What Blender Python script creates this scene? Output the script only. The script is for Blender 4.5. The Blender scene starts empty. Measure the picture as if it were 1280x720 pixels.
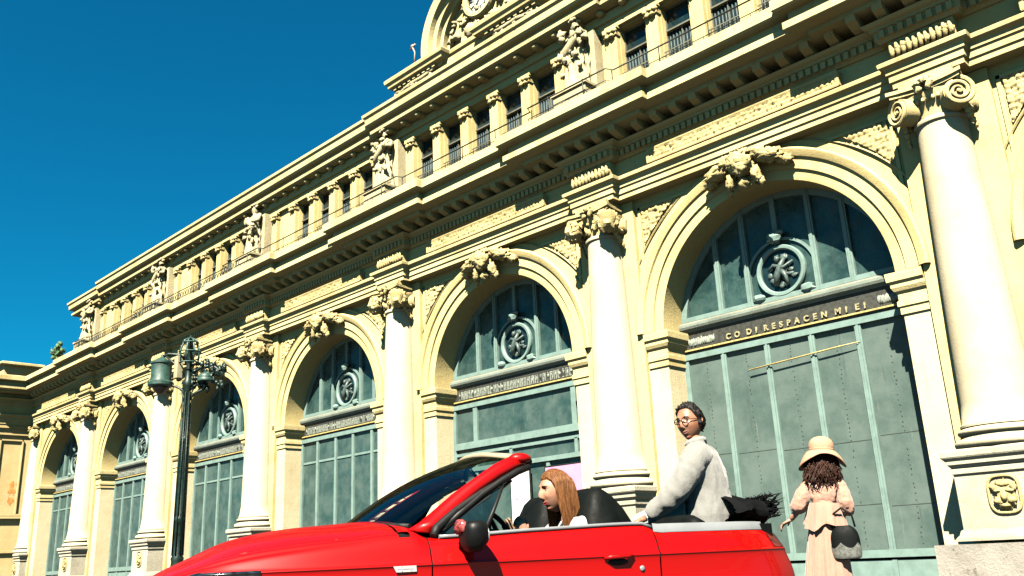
import bpy, bmesh, math, random
from mathutils import Vector, Matrix, noise
R = math.radians
PI = math.pi
scene = bpy.context.scene
COL = scene.collection
random.seed(7)

# ------------------------------------------------------------------ mesh builder
class MB:
    def __init__(s):
        s.v = []; s.f = []; s.sm = []
    def add(s, verts, faces, smooth=False, M=None):
        o = len(s.v)
        for p in verts:
            p = Vector(p)
            s.v.append(M @ p if M is not None else p)
        for f in faces:
            s.f.append([i + o for i in f]); s.sm.append(smooth)
        return s
    def box(s, x0, x1, y0, y1, z0, z1, M=None, smooth=False):
        v = [(x0,y0,z0),(x1,y0,z0),(x1,y1,z0),(x0,y1,z0),(x0,y0,z1),(x1,y0,z1),(x1,y1,z1),(x0,y1,z1)]
        f = [(0,3,2,1),(4,5,6,7),(0,1,5,4),(1,2,6,5),(2,3,7,6),(3,0,4,7)]
        return s.add(v, f, smooth, M)
    def cbox(s, c, d, M=None):
        return s.box(c[0]-d[0]/2,c[0]+d[0]/2,c[1]-d[1]/2,c[1]+d[1]/2,c[2]-d[2]/2,c[2]+d[2]/2,M)
    def lathe(s, prof, n=24, c=(0,0), a0=0, a1=2*PI, M=None, smooth=True, caps=True):
        full = abs(a1-a0-2*PI) < 1e-6
        m = n if full else n+1
        v = []; f = []
        for (r,z) in prof:
            for i in range(m):
                a = a0+(a1-a0)*i/n
                v.append((c[0]+r*math.cos(a), c[1]+r*math.sin(a), z))
        for j in range(len(prof)-1):
            for i in range(n):
                i2 = (i+1) % m
                f.append((j*m+i, j*m+i2, (j+1)*m+i2, (j+1)*m+i))
        s.add(v, f, smooth, M)
        if caps and full:
            o = len(s.v)-len(v)
            s.f.append([o+i for i in range(m)][::-1]); s.sm.append(False)
            s.f.append([o+(len(prof)-1)*m+i for i in range(m)]); s.sm.append(False)
        return s
    def tube(s, pts, r, n=8, M=None, smooth=True, closed=False):
        pts = [Vector(p) for p in pts]
        k = len(pts)
        rr = r if isinstance(r,(list,tuple)) else [r]*k
        up = Vector((0,0,1)); v = []; f = []
        prev = None
        for i,p in enumerate(pts):
            a = pts[i-1] if i > 0 else (pts[-1] if closed else pts[0])
            b = pts[i+1] if i < k-1 else (pts[0] if closed else pts[-1])
            t = (b-a)
            if t.length < 1e-9: t = Vector((0,0,1))
            t.normalize()
            if prev is None:
                ref = up if abs(t.dot(up)) < .95 else Vector((1,0,0))
                u = t.cross(ref).normalized()
            else:
                u = prev - t*prev.dot(t)
                if u.length < 1e-6: u = t.cross(up)
                u.normalize()
            prev = u
            w = t.cross(u)
            for q in range(n):
                an = 2*PI*q/n
                v.append(p + (u*math.cos(an)+w*math.sin(an))*rr[i])
        rings = k if closed else k-1
        for i in range(rings):
            j = (i+1) % k
            for q in range(n):
                q2 = (q+1) % n
                f.append((i*n+q, i*n+q2, j*n+q2, j*n+q))
        s.add(v, f, smooth, M)
        if not closed:
            o = len(s.v)-len(v)
            s.f.append([o+i for i in range(n)][::-1]); s.sm.append(False)
            s.f.append([o+(k-1)*n+i for i in range(n)]); s.sm.append(False)
        return s
    def sweep(s, path, prof, closed_prof=False, caps=True, M=None):
        """profile (d,z) swept along a plan path; outward = path direction turned 90deg ccw"""
        P = [Vector(p) for p in path]; n = len(P); m = len(prof)
        nor = []
        for i in range(n-1):
            d = (P[i+1]-P[i]).normalized(); nor.append(Vector((-d.y, d.x)))
        v = []; f = []
        for i in range(n):
            if i == 0: mt = nor[0]
            elif i == n-1: mt = nor[-1]
            else:
                a, b = nor[i-1], nor[i]; mt = (a+b)/(1+a.dot(b))
            for (d,z) in prof:
                q = P[i]+mt*d; v.append((q.x,q.y,z))
        for i in range(n-1):
            for j in range(m if closed_prof else m-1):
                j2 = (j+1) % m
                f.append((i*m+j, (i+1)*m+j, (i+1)*m+j2, i*m+j2))
        if caps and m > 2:
            f.append(list(range(m))); f.append([(n-1)*m+j for j in range(m)][::-1])
        return s.add(v, f, False, M)
    def arc_sweep(s, prof, cx, cz, a0=0, a1=PI, n=48, M=None, smooth=False):
        """profile (r,y) swept round an axis along Y"""
        m = len(prof); v = []; f = []
        for i in range(n+1):
            a = a0+(a1-a0)*i/n
            for (r,y) in prof: v.append((cx+r*math.cos(a), y, cz+r*math.sin(a)))
        for i in range(n):
            for j in range(m-1):
                f.append((i*m+j, i*m+j+1, (i+1)*m+j+1, (i+1)*m+j))
        return s.add(v, f, smooth, M)
    def blob(s, c, r, seed=0, amp=.15, freq=3., seg=12, M=None, rot=None):
        """lumpy ellipsoid"""
        rx,ry,rz = r if isinstance(r,(list,tuple)) else (r,r,r)
        v = []; f = []; n = seg; k = max(6, seg*2//3)
        for j in range(1,k):
            th = PI*j/k
            for i in range(n):
                ph = 2*PI*i/n
                d = Vector((math.sin(th)*math.cos(ph), math.sin(th)*math.sin(ph), math.cos(th)))
                q = 1+amp*noise.noise(d*freq+Vector((seed*7.3,seed*1.7,seed*3.1)))*2
                v.append(Vector((d.x*rx*q, d.y*ry*q, d.z*rz*q)))
        v.append(Vector((0,0,rz))); v.append(Vector((0,0,-rz)))
        for j in range(k-2):
            for i in range(n):
                i2 = (i+1)%n
                f.append((j*n+i, (j+1)*n+i, (j+1)*n+i2, j*n+i2))
        T = len(v)-2; Bt = len(v)-1
        for i in range(n):
            i2=(i+1)%n
            f.append((T,i,i2)); f.append((Bt,(k-2)*n+i2,(k-2)*n+i))
        if rot is not None: v = [rot@p for p in v]
        v = [p+Vector(c) for p in v]
        return s.add(v, f, True, M)
    def grid(s, fn, nu, nv, M=None, smooth=True, keep=None, flip=False):
        v = [fn(i/nu, j/nv) for j in range(nv+1) for i in range(nu+1)]
        f = []
        for j in range(nv):
            for i in range(nu):
                if keep and not keep((i+.5)/nu,(j+.5)/nv): continue
                q = (j*(nu+1)+i, j*(nu+1)+i+1, (j+1)*(nu+1)+i+1, (j+1)*(nu+1)+i)
                f.append(q[::-1] if flip else q)
        return s.add(v, f, smooth, M)
    def poly_y(s, pts, y0, y1, M=None):
        """polygon in XZ (ccw seen from -Y) extruded from y0 (front) to y1"""
        n = len(pts)
        v = [(x,y0,z) for x,z in pts]+[(x,y1,z) for x,z in pts]
        f = [list(range(n)), [n+i for i in range(n)][::-1]]
        for i in range(n):
            j=(i+1)%n; f.append((i,i+n,j+n,j))
        return s.add(v, f, False, M)
    def build(s, name, mat, parent=None, loc=None, weld=False, angle=None):
        me = bpy.data.meshes.new(name)
        me.from_pydata([tuple(p) for p in s.v], [], s.f)
        me.polygons.foreach_set('use_smooth', s.sm)
        me.update()
        bm = bmesh.new(); bm.from_mesh(me)
        used = [v for v in bm.verts if not v.link_faces]
        if used: bmesh.ops.delete(bm, geom=used, context='VERTS')
        if weld: bmesh.ops.remove_doubles(bm, verts=bm.verts, dist=weld if isinstance(weld,float) else 1e-5)
        bmesh.ops.recalc_face_normals(bm, faces=bm.faces)
        bm.to_mesh(me); bm.free()
        if angle:
            try: me.set_sharp_from_angle(angle=R(angle))
            except Exception: pass
        return link(name, me, mat, parent, loc)

def link(name, me, mat, parent=None, loc=None):
    o = bpy.data.objects.new(name, me); COL.objects.link(o)
    if mat is not None:
        me.materials.clear(); me.materials.append(mat)
    if parent: o.parent = parent
    if loc is not None: o.location = loc
    return o
def inst(name, src, parent, loc):
    """another object sharing src's mesh"""
    o = bpy.data.objects.new(name, src.data); COL.objects.link(o)
    o.parent = parent; o.location = loc
    return o
def thing(name, label, cat, loc=(0,0,0), rotz=0, group=None):
    o = bpy.data.objects.new(name, None); COL.objects.link(o)
    o.location = loc; o.rotation_euler = (0,0,rotz); o.empty_display_size = .3
    o['label'] = label; o['category'] = cat
    if group: o['group'] = group
    return o
def tag(o, label, cat, group=None):
    o['label'] = label; o['category'] = cat
    if group: o['group'] = group
    return o
def bevel(o, w=.01, seg=2, ang=40):
    """bake a bevel into the mesh"""
    m = o.modifiers.new('b','BEVEL'); m.width = w; m.segments = seg; m.limit_method = 'ANGLE'; m.angle_limit = R(ang)
    return bake(o)
def bake(o):
    bpy.context.view_layer.update()
    dg = bpy.context.evaluated_depsgraph_get()
    me = bpy.data.meshes.new_from_object(o.evaluated_get(dg))
    mats = list(o.data.materials)
    o.modifiers.clear(); old = o.data; o.data = me; me.name = o.name
    return o
def fbm(p, o=3):
    a = 1; s = 0; p = Vector(p)
    for i in range(o):
        s += a*noise.noise(p); p = p*2.03+Vector((3.1,1.7,9.2)); a *= .5
    return s
def lerp(a,b,t): return a+(b-a)*t
def smooth(t): t=max(0,min(1,t)); return t*t*(3-2*t)
def interp(tab, x):
    """monotone-ish Catmull interpolation in a table of (x,y)"""
    if x <= tab[0][0]: return tab[0][1]
    if x >= tab[-1][0]: return tab[-1][1]
    for i in range(len(tab)-1):
        x0,y0 = tab[i]; x1,y1 = tab[i+1]
        if x0 <= x <= x1:
            m0 = (y1-tab[i-1][1])/(x1-tab[i-1][0]) if i>0 else (y1-y0)/(x1-x0)
            m1 = (tab[i+2][1]-y0)/(tab[i+2][0]-x0) if i<len(tab)-2 else (y1-y0)/(x1-x0)
            h = x1-x0; t=(x-x0)/h
            return (2*t**3-3*t**2+1)*y0+(t**3-2*t**2+t)*h*m0+(-2*t**3+3*t**2)*y1+(t**3-t**2)*h*m1

# ------------------------------------------------------------------ materials
def newmat(name):
    m = bpy.data.materials.new(name); m.use_nodes = True
    nt = m.node_tree; b = nt.nodes['Principled BSDF']
    return m, nt, b
def N(nt, t, **kw):
    n = nt.nodes.new(t)
    for k,v in kw.items():
        if k.startswith('_'): setattr(n, k[1:], v)
    return n
def posnode(nt, scale=(1,1,1), obj=False):
    mp = nt.nodes.new('ShaderNodeMapping'); mp.inputs['Scale'].default_value = scale
    if obj:
        g = nt.nodes.new('ShaderNodeTexCoord'); nt.links.new(g.outputs['Object'], mp.inputs['Vector'])
    else:
        g = nt.nodes.new('ShaderNodeNewGeometry'); nt.links.new(g.outputs['Position'], mp.inputs['Vector'])
    return mp.outputs['Vector']
def noisen(nt, vec, scale, detail=4, rough=.6):
    n = nt.nodes.new('ShaderNodeTexNoise'); n.inputs['Scale'].default_value = scale
    n.inputs['Detail'].default_value = detail; n.inputs['Roughness'].default_value = rough
    nt.links.new(vec, n.inputs['Vector']); return n.outputs['Fac']
def ramp(nt, fac, a, b, ca=0, cb=1):
    m = nt.nodes.new('ShaderNodeMapRange'); m.interpolation_type = 'SMOOTHSTEP'
    m.inputs['From Min'].default_value = a; m.inputs['From Max'].default_value = b
    m.inputs['To Min'].default_value = ca; m.inputs['To Max'].default_value = cb
    nt.links.new(fac, m.inputs['Value']); return m.outputs['Result']
def mixc(nt, fac, A, B, blend='MIX'):
    m = nt.nodes.new('ShaderNodeMix'); m.data_type = 'RGBA'; m.blend_type = blend
    for s,v in (('Factor',fac),):
        if isinstance(v,(int,float)): m.inputs[0].default_value = v
        else: nt.links.new(v, m.inputs[0])
    for idx,v in ((6,A),(7,B)):
        if isinstance(v,(tuple,list)): m.inputs[idx].default_value = (*v[:3],1)
        else: nt.links.new(v, m.inputs[idx])
    return m.outputs[2]
def mul(nt, a, b, op='MULTIPLY'):
    m = nt.nodes.new('ShaderNodeMath'); m.operation = op
    for i,v in ((0,a),(1,b)):
        if isinstance(v,(int,float)): m.inputs[i].default_value = v
        else: nt.links.new(v, m.inputs[i])
    return m.outputs[0]
def bumpn(nt, b, h, strength=.3, dist=.01, prev=None):
    n = nt.nodes.new('ShaderNodeBump'); n.inputs['Strength'].default_value = strength; n.inputs['Distance'].default_value = dist
    nt.links.new(h, n.inputs['Height'])
    if prev is not None: nt.links.new(prev, n.inputs['Normal'])
    nt.links.new(n.outputs['Normal'], b.inputs['Normal']); return n.outputs['Normal']

KALB=.80
def stucco(name, base, dark, patch=.35, streak=.35, grime=.5, rough=.85, bump=.35, soot=.0):
    base=tuple(q*KALB for q in base); dark=tuple(q*KALB for q in dark)
    m, nt, b = newmat(name)
    v = posnode(nt)
    n1 = noisen(nt, v, .9, 5, .65)
    c = mixc(nt, ramp(nt, n1, .42, .68, 0, patch), base, dark)
    vs = posnode(nt, (3.2,3.2,.22))
    n2 = noisen(nt, vs, 1.6, 6, .7)
    c = mixc(nt, ramp(nt, n2, .55, .78, 0, streak), c, tuple(x*.55 for x in dark))
    n3 = noisen(nt, v, 11, 6, .75)
    c = mixc(nt, ramp(nt, n3, .56, .75, 0, .35), c, tuple(x*.75 for x in dark))
    # dirt lying on upward faces
    g = nt.nodes.new('ShaderNodeNewGeometry'); sx = nt.nodes.new('ShaderNodeSeparateXYZ')
    nt.links.new(g.outputs['Normal'], sx.inputs[0])
    up = ramp(nt, sx.outputs['Z'], .35, .9, 0, 1)
    dirt = mul(nt, up, ramp(nt, noisen(nt, v, 4, 5, .7), .35, .65, .1, grime))
    c = mixc(nt, dirt, c, (.16,.13,.08))
    if soot:
        n4 = noisen(nt, v, 5.5, 8, .8)
        c = mixc(nt, ramp(nt, n4, .55, .66, 0, soot), c, (.07,.06,.045))
    nt.links.new(c, b.inputs['Base Color'])
    b.inputs['Roughness'].default_value = rough
    b.inputs['Specular IOR Level'].default_value = .25
    h = mul(nt, noisen(nt, v, 28, 6, .7), noisen(nt, v, 3, 3, .6), 'ADD')
    bumpn(nt, b, h, bump, .02)
    return m
def simple(name, col, rough=.5, metal=0, spec=.5, var=.15, scale=6, coat=0, bump=0, obj=False):
    m, nt, b = newmat(name)
    v = posnode(nt, obj=obj)
    n = noisen(nt, v, scale, 4, .6)
    c = mixc(nt, ramp(nt, n, .35, .7, 0, 1), tuple(min(1,x*(1+var)) for x in col), tuple(x*(1-var) for x in col))
    nt.links.new(c, b.inputs['Base Color'])
    nt.links.new(ramp(nt, noisen(nt, v, scale*2.3, 4, .6), .3, .7, rough*.85, min(1,rough*1.15)), b.inputs['Roughness'])
    b.inputs['Metallic'].default_value = metal
    b.inputs['Specular IOR Level'].default_value = spec
    if coat: b.inputs['Coat Weight'].default_value = coat; b.inputs['Coat Roughness'].default_value = .04
    if bump: bumpn(nt, b, noisen(nt, v, scale*6, 5, .7), bump, .01)
    return m

M = {}
M['stucco'] = stucco('yellow_stucco', (.64,.53,.24), (.50,.37,.14), patch=.6, streak=.6, grime=.9, soot=.22)
M['trim'] = stucco('cream_trim', (.66,.56,.275), (.42,.30,.11), patch=.6, streak=.7, grime=.95, soot=.3)
M['pier'] = stucco('pale_pier_stucco', (.60,.54,.35), (.50,.41,.22), patch=.5, streak=.4, grime=.7, soot=.10)
M['shaft'] = stucco('white_shaft_stone', (.58,.52,.36), (.48,.39,.22), patch=.45, streak=.3, grime=.6, rough=.75, bump=.25, soot=.10)
M['relief'] = stucco('weathered_relief', (.54,.44,.20), (.22,.155,.055), patch=.45, streak=.5, grime=.8, soot=.35, bump=.6)
M['statue'] = stucco('statue_stone', (.50,.44,.26), (.20,.155,.07), patch=.3, streak=.5, grime=.5, soot=.45, bump=.6)
M['pedestal'] = stucco('pedestal_limestone', (.46,.43,.33), (.28,.25,.18), patch=.5, streak=.4, grime=.7, soot=.22, bump=.5)
M['granite'] = stucco('grey_granite_plinth', (.33,.31,.27), (.16,.15,.13), patch=.6, streak=.4, grime=.5, soot=.75, bump=.7)
M['roof'] = stucco('roof_tiles', (.45,.36,.24), (.25,.18,.10), patch=.6, streak=.4)
M['wing'] = stucco('ochre_wing_plaster', (.60,.49,.24), (.46,.30,.11), patch=.5, streak=.25, grime=.6)

def door_paint():
    m, nt, b = newmat('dusty_green_door_panel')
    v = posnode(nt)
    c = mixc(nt, ramp(nt, noisen(nt, v, 1.3, 6, .7), .35, .68), (.074,.106,.094), (.040,.068,.060))
    vs = posnode(nt, (5,5,.35))
    n2 = noisen(nt, vs, 1.4, 7, .75)
    c = mixc(nt, ramp(nt, n2, .60, .70, 0, .75), c, (.035,.05,.045))
    n2b = noisen(nt, posnode(nt,(9,9,.5)), 1.1, 6, .7)
    c = mixc(nt, ramp(nt, n2b, .62, .74, 0, .5), c, (.26,.25,.20))
    n3 = noisen(nt, v, 7, 7, .8)
    c = mixc(nt, ramp(nt, n3, .60, .72, 0, .6), c, (.06,.08,.07))
    nt.links.new(c, b.inputs['Base Color']); b.inputs['Roughness'].default_value = .55
    b.inputs['Specular IOR Level'].default_value = .35
    bumpn(nt, b, noisen(nt, v, 14, 5, .7), .25, .01)
    return m
M['door'] = door_paint()
def dusty_glass(name, a, bcol, rough=.3):
    m, nt, b = newmat(name)
    v = posnode(nt)
    c = mixc(nt, ramp(nt, noisen(nt, v, 1.8, 6, .7), .35, .65), a, bcol)
    c = mixc(nt, ramp(nt, noisen(nt, posnode(nt,(4,4,.7)), 2.2, 5, .7), .60, .75, 0, .5), c, tuple(min(1,x*1.9) for x in a))
    c = mixc(nt, ramp(nt, noisen(nt, posnode(nt,(2,2,.35)), 2.0, 6, .75), .58, .72, 0, .6), c, tuple(x*.35 for x in bcol))
    nt.links.new(c, b.inputs['Base Color'])
    nt.links.new(ramp(nt, noisen(nt, v, 3, 4, .6), .3, .7, rough*.5, rough*1.5), b.inputs['Roughness'])
    b.inputs['Specular IOR Level'].default_value = .5
    return m
M['glass'] = dusty_glass('dusty_green_glass', (.032,.066,.060), (.010,.028,.027))
M['glass_door'] = dusty_glass('dusty_door_glass', (.044,.076,.069), (.018,.044,.041), .45)
M['frame'] = simple('pale_teal_frame_paint', (.125,.190,.170), .5, var=.12, scale=5, bump=.1)
M['frame_grey'] = stucco('weathered_grey_transom', (.22,.26,.22), (.09,.12,.10), patch=.6, streak=.5, grime=.7, soot=.4)
M['signboard'] = simple('black_sign_board', (.022,.024,.018), .6, var=.5, scale=14, bump=.4)
M['dull_letter'] = simple('tarnished_lead_relief', (.16,.18,.15), .6, var=.5, scale=20, bump=.3)
M['gold'] = simple('faded_gilt', (.36,.28,.10), .5, metal=.0, var=.3, scale=20)
M['gilt_letter'] = simple('gilt_lettering', (.22,.20,.11), .6, var=.5, scale=20)
M['dark_void'] = simple('unlit_interior', (.012,.016,.014), .8)
M['winglass'] = dusty_glass('upper_window_glass', (.008,.022,.025), (.004,.012,.015), .15)
M['blind'] = simple('teal_shutter', (.008,.026,.030), .6, var=.3, scale=5)
M['iron'] = simple('black_wrought_iron', (.03,.035,.03), .5, metal=.6, var=.3)
M['guard'] = simple('pale_window_guard', (.10,.10,.07), .5, var=.2)
M['lampgreen'] = simple('verdigris_lamp_paint', (.005,.016,.012), .4, metal=.2, var=.45, scale=14, bump=.3)
M['verdigris'] = simple('pale_verdigris_copper', (.016,.048,.038), .5, var=.45, scale=10, bump=.3)
M['lampbox'] = simple('sand_coloured_box', (.26,.23,.14), .6)
M['lampglass'] = simple('opal_glass', (.6,.62,.55), .2)
M['leaf'] = simple('plant_leaf', (.04,.09,.03), .6, var=.4)
M['rust'] = simple('rusty_orange_plaster', (.55,.22,.05), .8, var=.3)

M['relief_teal'] = simple('tarnished_teal_relief', (.045,.070,.064), .5, var=.4, scale=20)
M['seam'] = simple('grimy_rivets', (.03,.04,.035), .7, var=.4)

def skin_mesh(J, E, root, sub=2, branch=.5, rxy=None):
    """J: name->(pos, r) ; E: list of pairs ; returns a smooth limbed mesh"""
    names = list(J); idx = {n:i for i,n in enumerate(names)}
    me = bpy.data.meshes.new('sk')
    me.from_pydata([tuple(J[n][0]) for n in names], [(idx[a],idx[b]) for a,b in E], [])
    o = bpy.data.objects.new('sk', me); COL.objects.link(o)
    o.modifiers.new('s','SKIN'); o.modifiers['s'].branch_smoothing = branch
    sv = me.skin_vertices[0].data
    for n in names:
        r = J[n][1]
        sv[idx[n]].radius = (r,r) if not isinstance(r,(tuple,list)) else r
        sv[idx[n]].use_root = (n == root)
    s = o.modifiers.new('u','SUBSURF'); s.levels = sub; s.render_levels = sub
    bake(o)
    out = o.data.copy(); bpy.data.objects.remove(o)
    for p in out.polygons: p.use_smooth = True
    return out
def mesh_into(mb, me, M=None):
    mb.add([v.co for v in me.vertices], [list(p.vertices) for p in me.polygons], True, M)
    return mb

# =================================================================== THE BUILDING
W = 7.0; YW = 14.35
XC = [2.93-7*i for i in range(8)]            # column axes (the last is the corner pilaster)
BAY = [-.57-7*i for i in range(7)]
XR = 6.6; XL = -46.2; YWING = 12.55

B = thing('terminal_building', 'long yellow stone building with arched green doors, columns and a balcony', 'building', (-20,14.5,0))
BO = Vector((-20,14.5,0))
def part(mb, name, mat, parent=None, loc=(0,0,0), **kw):
    """mesh given in world coordinates shifted by loc"""
    p = parent or B
    o = mb.build(name, mat, p, None, **kw)
    o.location = Vector(loc)-(BO if p is B else Vector((0,0,0)))
    return o

# ---- core walls
mb = MB(); mb.box(XL+.02, XR, 15.32, 30, 0, 9.9)
part(mb, 'wall_core', M['dark_void'])
mb = MB(); mb.box(-40.2, XR, 14.62, 29, 9.9, 12.9); mb.box(-40.3,-40.1,14.12,29,9.9,12.5)
part(mb, 'upper_wall_core', M['stucco'])
mb = MB(); mb.box(XL, -40.2, 14.4, 30, 9.86, 9.94); part(mb, 'terrace', M['roof'])

# ---- per bay wall with arch and surround
def bay_wall():
    mb = MB()
    r = 3.03; n = 64; v=[]; f=[]
    for i in range(n+1):
        a = PI*i/n; c,s = math.cos(a), math.sin(a)
        t = min(3.5/abs(c) if abs(c)>1e-6 else 1e9, 3.1/s if s>1e-6 else 1e9)
        v += [(r*c,YW,4.9+r*s),(t*c,YW,4.9+t*s)]
    v[1] = (3.5,YW,4.9); v[-1] = (-3.5,YW,4.9)
    for i in range(n): f.append((2*i,2*i+1,2*i+3,2*i+2))
    mb.add(v,f)
    # corner fill
    for s in (1,-1):
        k = math.atan2(3.1,3.5)
    mb.box(-3.5,3.5,YW+.05,15.32,7.26,8.0)     # mass over the arch
    return mb
def spandrel_mass():
    mb = MB(); n = 48
    v=[]; f=[]
    for i in range(n+1):
        a = PI*i/n; x = 2.32*math.cos(a); z = 4.9+2.32*math.sin(a)
        v += [(x,14.37,z),(x,15.32,z),(x,15.32,8.0)]
    for i in range(n): f += [(3*i,3*i+1,3*i+4,3*i+3),(3*i+1,3*i+2,3*i+5,3*i+4)]
    mb.add(v,f); return mb
bw = None
for j,xc in enumerate(BAY):
    if bw is None:
        mb = bay_wall(); bw = part(mb, 'arch_wall', M['stucco'], loc=(xc,0,0))
        mb = spandrel_mass(); sm_ = part(mb, 'arch_soffit', M['stucco'], loc=(xc,0,0))
    else:
        inst('arch_wall', bw, B, Vector((xc,0,0))-BO); inst('arch_soffit', sm_, B, Vector((xc,0,0))-BO)
# piers (jamb to jamb) round each column, x local to column axis
def pier():
    mb = MB(); mb.box(-1.2,1.2,YW,15.32,.0,4.24)
    mb.box(-1.2,1.2,YW,15.32,4.24,4.9)
    return mb
def pilaster():
    mb = MB(); mb.box(-.74,.74,14.25,14.37,.55,7.80)
    mb.box(-.80,.80,14.34,14.52,4.30,4.86) if False else None
    return mb
def impost():
    pr = [(0,4.22),(.03,4.22),(.03,4.33),(.055,4.35),(.055,4.43),(.03,4.45),(.03,4.56),(.07,4.60),(.10,4.66),(.10,4.72),(.14,4.76),(.15,4.86),(.15,4.90),(0,4.93)]
    a = MB(); b = MB()
    a.sweep([(1.2,15.0),(1.2,YW),(.76,YW)], [(d,z) for d,z in pr])
    b.sweep([(-.76,YW),(-1.2,YW),(-1.2,15.0)], [(d,z) for d,z in pr])
    return a, b
P0=P1=P2=None
for k,x in enumerate(XC):
    L = Vector((x,0,0))-BO
    if P0 is None:
        P0 = part(pier(),'pier',M['pier'],loc=(x,0,0)); P1 = part(pilaster(),'pilaster',M['stucco'],loc=(x,0,0)); ia,ib = impost(); P2 = part(ia,'impost',M['trim'],loc=(x,0,0)); P3 = part(ib,'impost',M['trim'],loc=(x,0,0))
    else:
        inst('pier',P0,B,L); inst('pilaster',P1,B,L); inst('impost',P2,B,L); inst('impost',P3,B,L)

# ---- archivolt
def archivolt():
    mb = MB()
    pr = [(2.30,15.06),(2.30,14.300),(2.34,14.290),(2.49,14.290),(2.50,14.245),(2.70,14.245),(2.72,14.200),(2.78,14.170),(2.84,14.150),(2.88,14.180),(2.90,14.300),(3.03,14.300),(3.035,14.355)]
    mb.arc_sweep(pr, 0, 4.92, 0, PI, 64)
    # raised spandrel frame following the arch, then along the pilaster and the architrave
    for s in (1,-1):
        pts = []
        for i in range(22):
            a = R(29)+R(43)*i/21
            pts.append((s*3.20*math.cos(a), 14.32, 4.92+3.02*math.sin(a)+.0))
        mb.tube(pts, .022, 4, smooth=False)
        mb.box(*sorted((s*2.62,s*2.68)),14.31,14.37,6.3,7.62)
        mb.box(*sorted((s*1.45,s*2.68)),14.31,14.37,7.56,7.62)
    return mb
def spandrel_relief(side):
    mb = MB()
    for s in (side,):
        def fn(u,v):
            x = s*(1.25+u*1.33); z = 6.35+v*1.2
            c = .088; wx = .03*noise.noise(Vector((x*7,z*7,1))); wz = .03*noise.noise(Vector((x*7,z*7,9)))
            p = abs(math.cos(PI*(x+wx)/c)*math.cos(PI*(z+wz)/c))
            h = .034*p**.5 - .022 + .030*fbm((x*9,z*9,2+s))
            return Vector((x, 14.35-.045-h, z))
        def keep(u,v):
            x = 1.25+u*1.33; z = 6.35+v*1.2
            return math.hypot(x, z-4.92) > 3.17
        mb.grid(fn, 64, 58, keep=keep)
    return mb
def keystone():
    mb = MB()
    mb.poly_y([(-.18,7.15),(.18,7.15),(.27,7.80),(-.27,7.80)], 14.05, 14.31)
    RY = lambda a: Matrix.Rotation(R(a),3,'Y')
    # weathered helmeted head between two reclining spandrel putti, reduced to eroded masses
    mb.blob((0,13.93,7.58),(.25,.20,.24),1,.26,5,28)
    mb.blob((.02,13.84,7.46),(.13,.12,.15),2,.3,7,18)
    mb.blob((0,13.98,7.76),(.34,.16,.08),3,.3,7,22)
    for s in (-1,1):
        mb.blob((s*.50,14.04,7.60),(.30,.15,.13),10+s,.30,6,26,rot=RY(s*14))
        mb.blob((s*.34,13.98,7.70),(.14,.13,.12),20+s,.3,7,18)
        mb.blob((s*.76,14.12,7.47),(.17,.11,.10),30+s,.32,6,20,rot=RY(s*30))
        mb.blob((s*.26,13.98,7.30),(.09,.10,.17),40+s,.32,7,18,rot=RY(s*-12))
        mb.blob((s*.33,14.04,7.14),(.06,.07,.10),50+s,.3,7,12)
    mb.blob((0,14.0,7.20),(.10,.12,.12),77,.3,6,14)
    return mb
a0=None
for xc in BAY:
    L = Vector((xc,0,0))-BO
    if a0 is None:
        a0 = part(archivolt(),'archivolt',M['stucco'],loc=(xc,0,0),angle=30); s0 = spandrel_relief(1).build('spandrel_relief',M['relief'],a0); s1 = spandrel_relief(-1).build('spandrel_relief',M['relief'],a0); k0 = keystone().build('keystone',M['relief'],a0)
    else:
        a = inst('archivolt',a0,B,L); inst('spandrel_relief',s0,a,(0,0,0)); inst('spandrel_relief',s1,a,(0,0,0)); inst('keystone',k0,a,(0,0,0))

# ---- doors
def lunette_frame():
    mb = MB()
    pr = [(2.32,14.93),(2.18,14.93),(2.18,15.01)]
    mb.arc_sweep(pr,0,4.92,R(4),R(176),48)
    zb = 5.13
    for x in (-1.34,1.34,-.70,.70):
        top = 4.92+math.sqrt(2.25**2-x*x)
        mb.box(x-.055,x+.055,14.92,15.0,zb,top)
        mb.box(x-.02,x+.02,14.905,14.92,zb,top)
    mb.box(-2.2,2.2,14.91,15.0,zb,zb+.09)
    mb.box(-.05,.05,14.92,15.0,6.2,7.15)
    # round medallion ring and horseshoe surround
    ring = [(.405,14.99),(.405,14.93),(.43,14.905),(.48,14.90),(.50,14.93),(.50,14.99)]
    mb.arc_sweep(ring,0,5.68,0,2*PI,48,smooth=False)
    mb.arc_sweep([(.67,14.98),(.67,14.945),(.725,14.945),(.725,14.98)],0,5.60,0,PI,32)
    for s in (-1,1): mb.box(*sorted((s*.67,s*.725)),14.945,14.98,5.15,5.60)
    # cartouche over the medallion
    mb.blob((0,14.86,6.33),(.16,.07,.11),4,.3,5,12); mb.blob((.1,14.86,6.40),(.09,.06,.06),5,.3,5,10)
    for s in (-1,1):
        mb.blob((s*.5,14.90,5.24),(.14,.05,.08),6+s,.3,5,10)
    return mb
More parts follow.
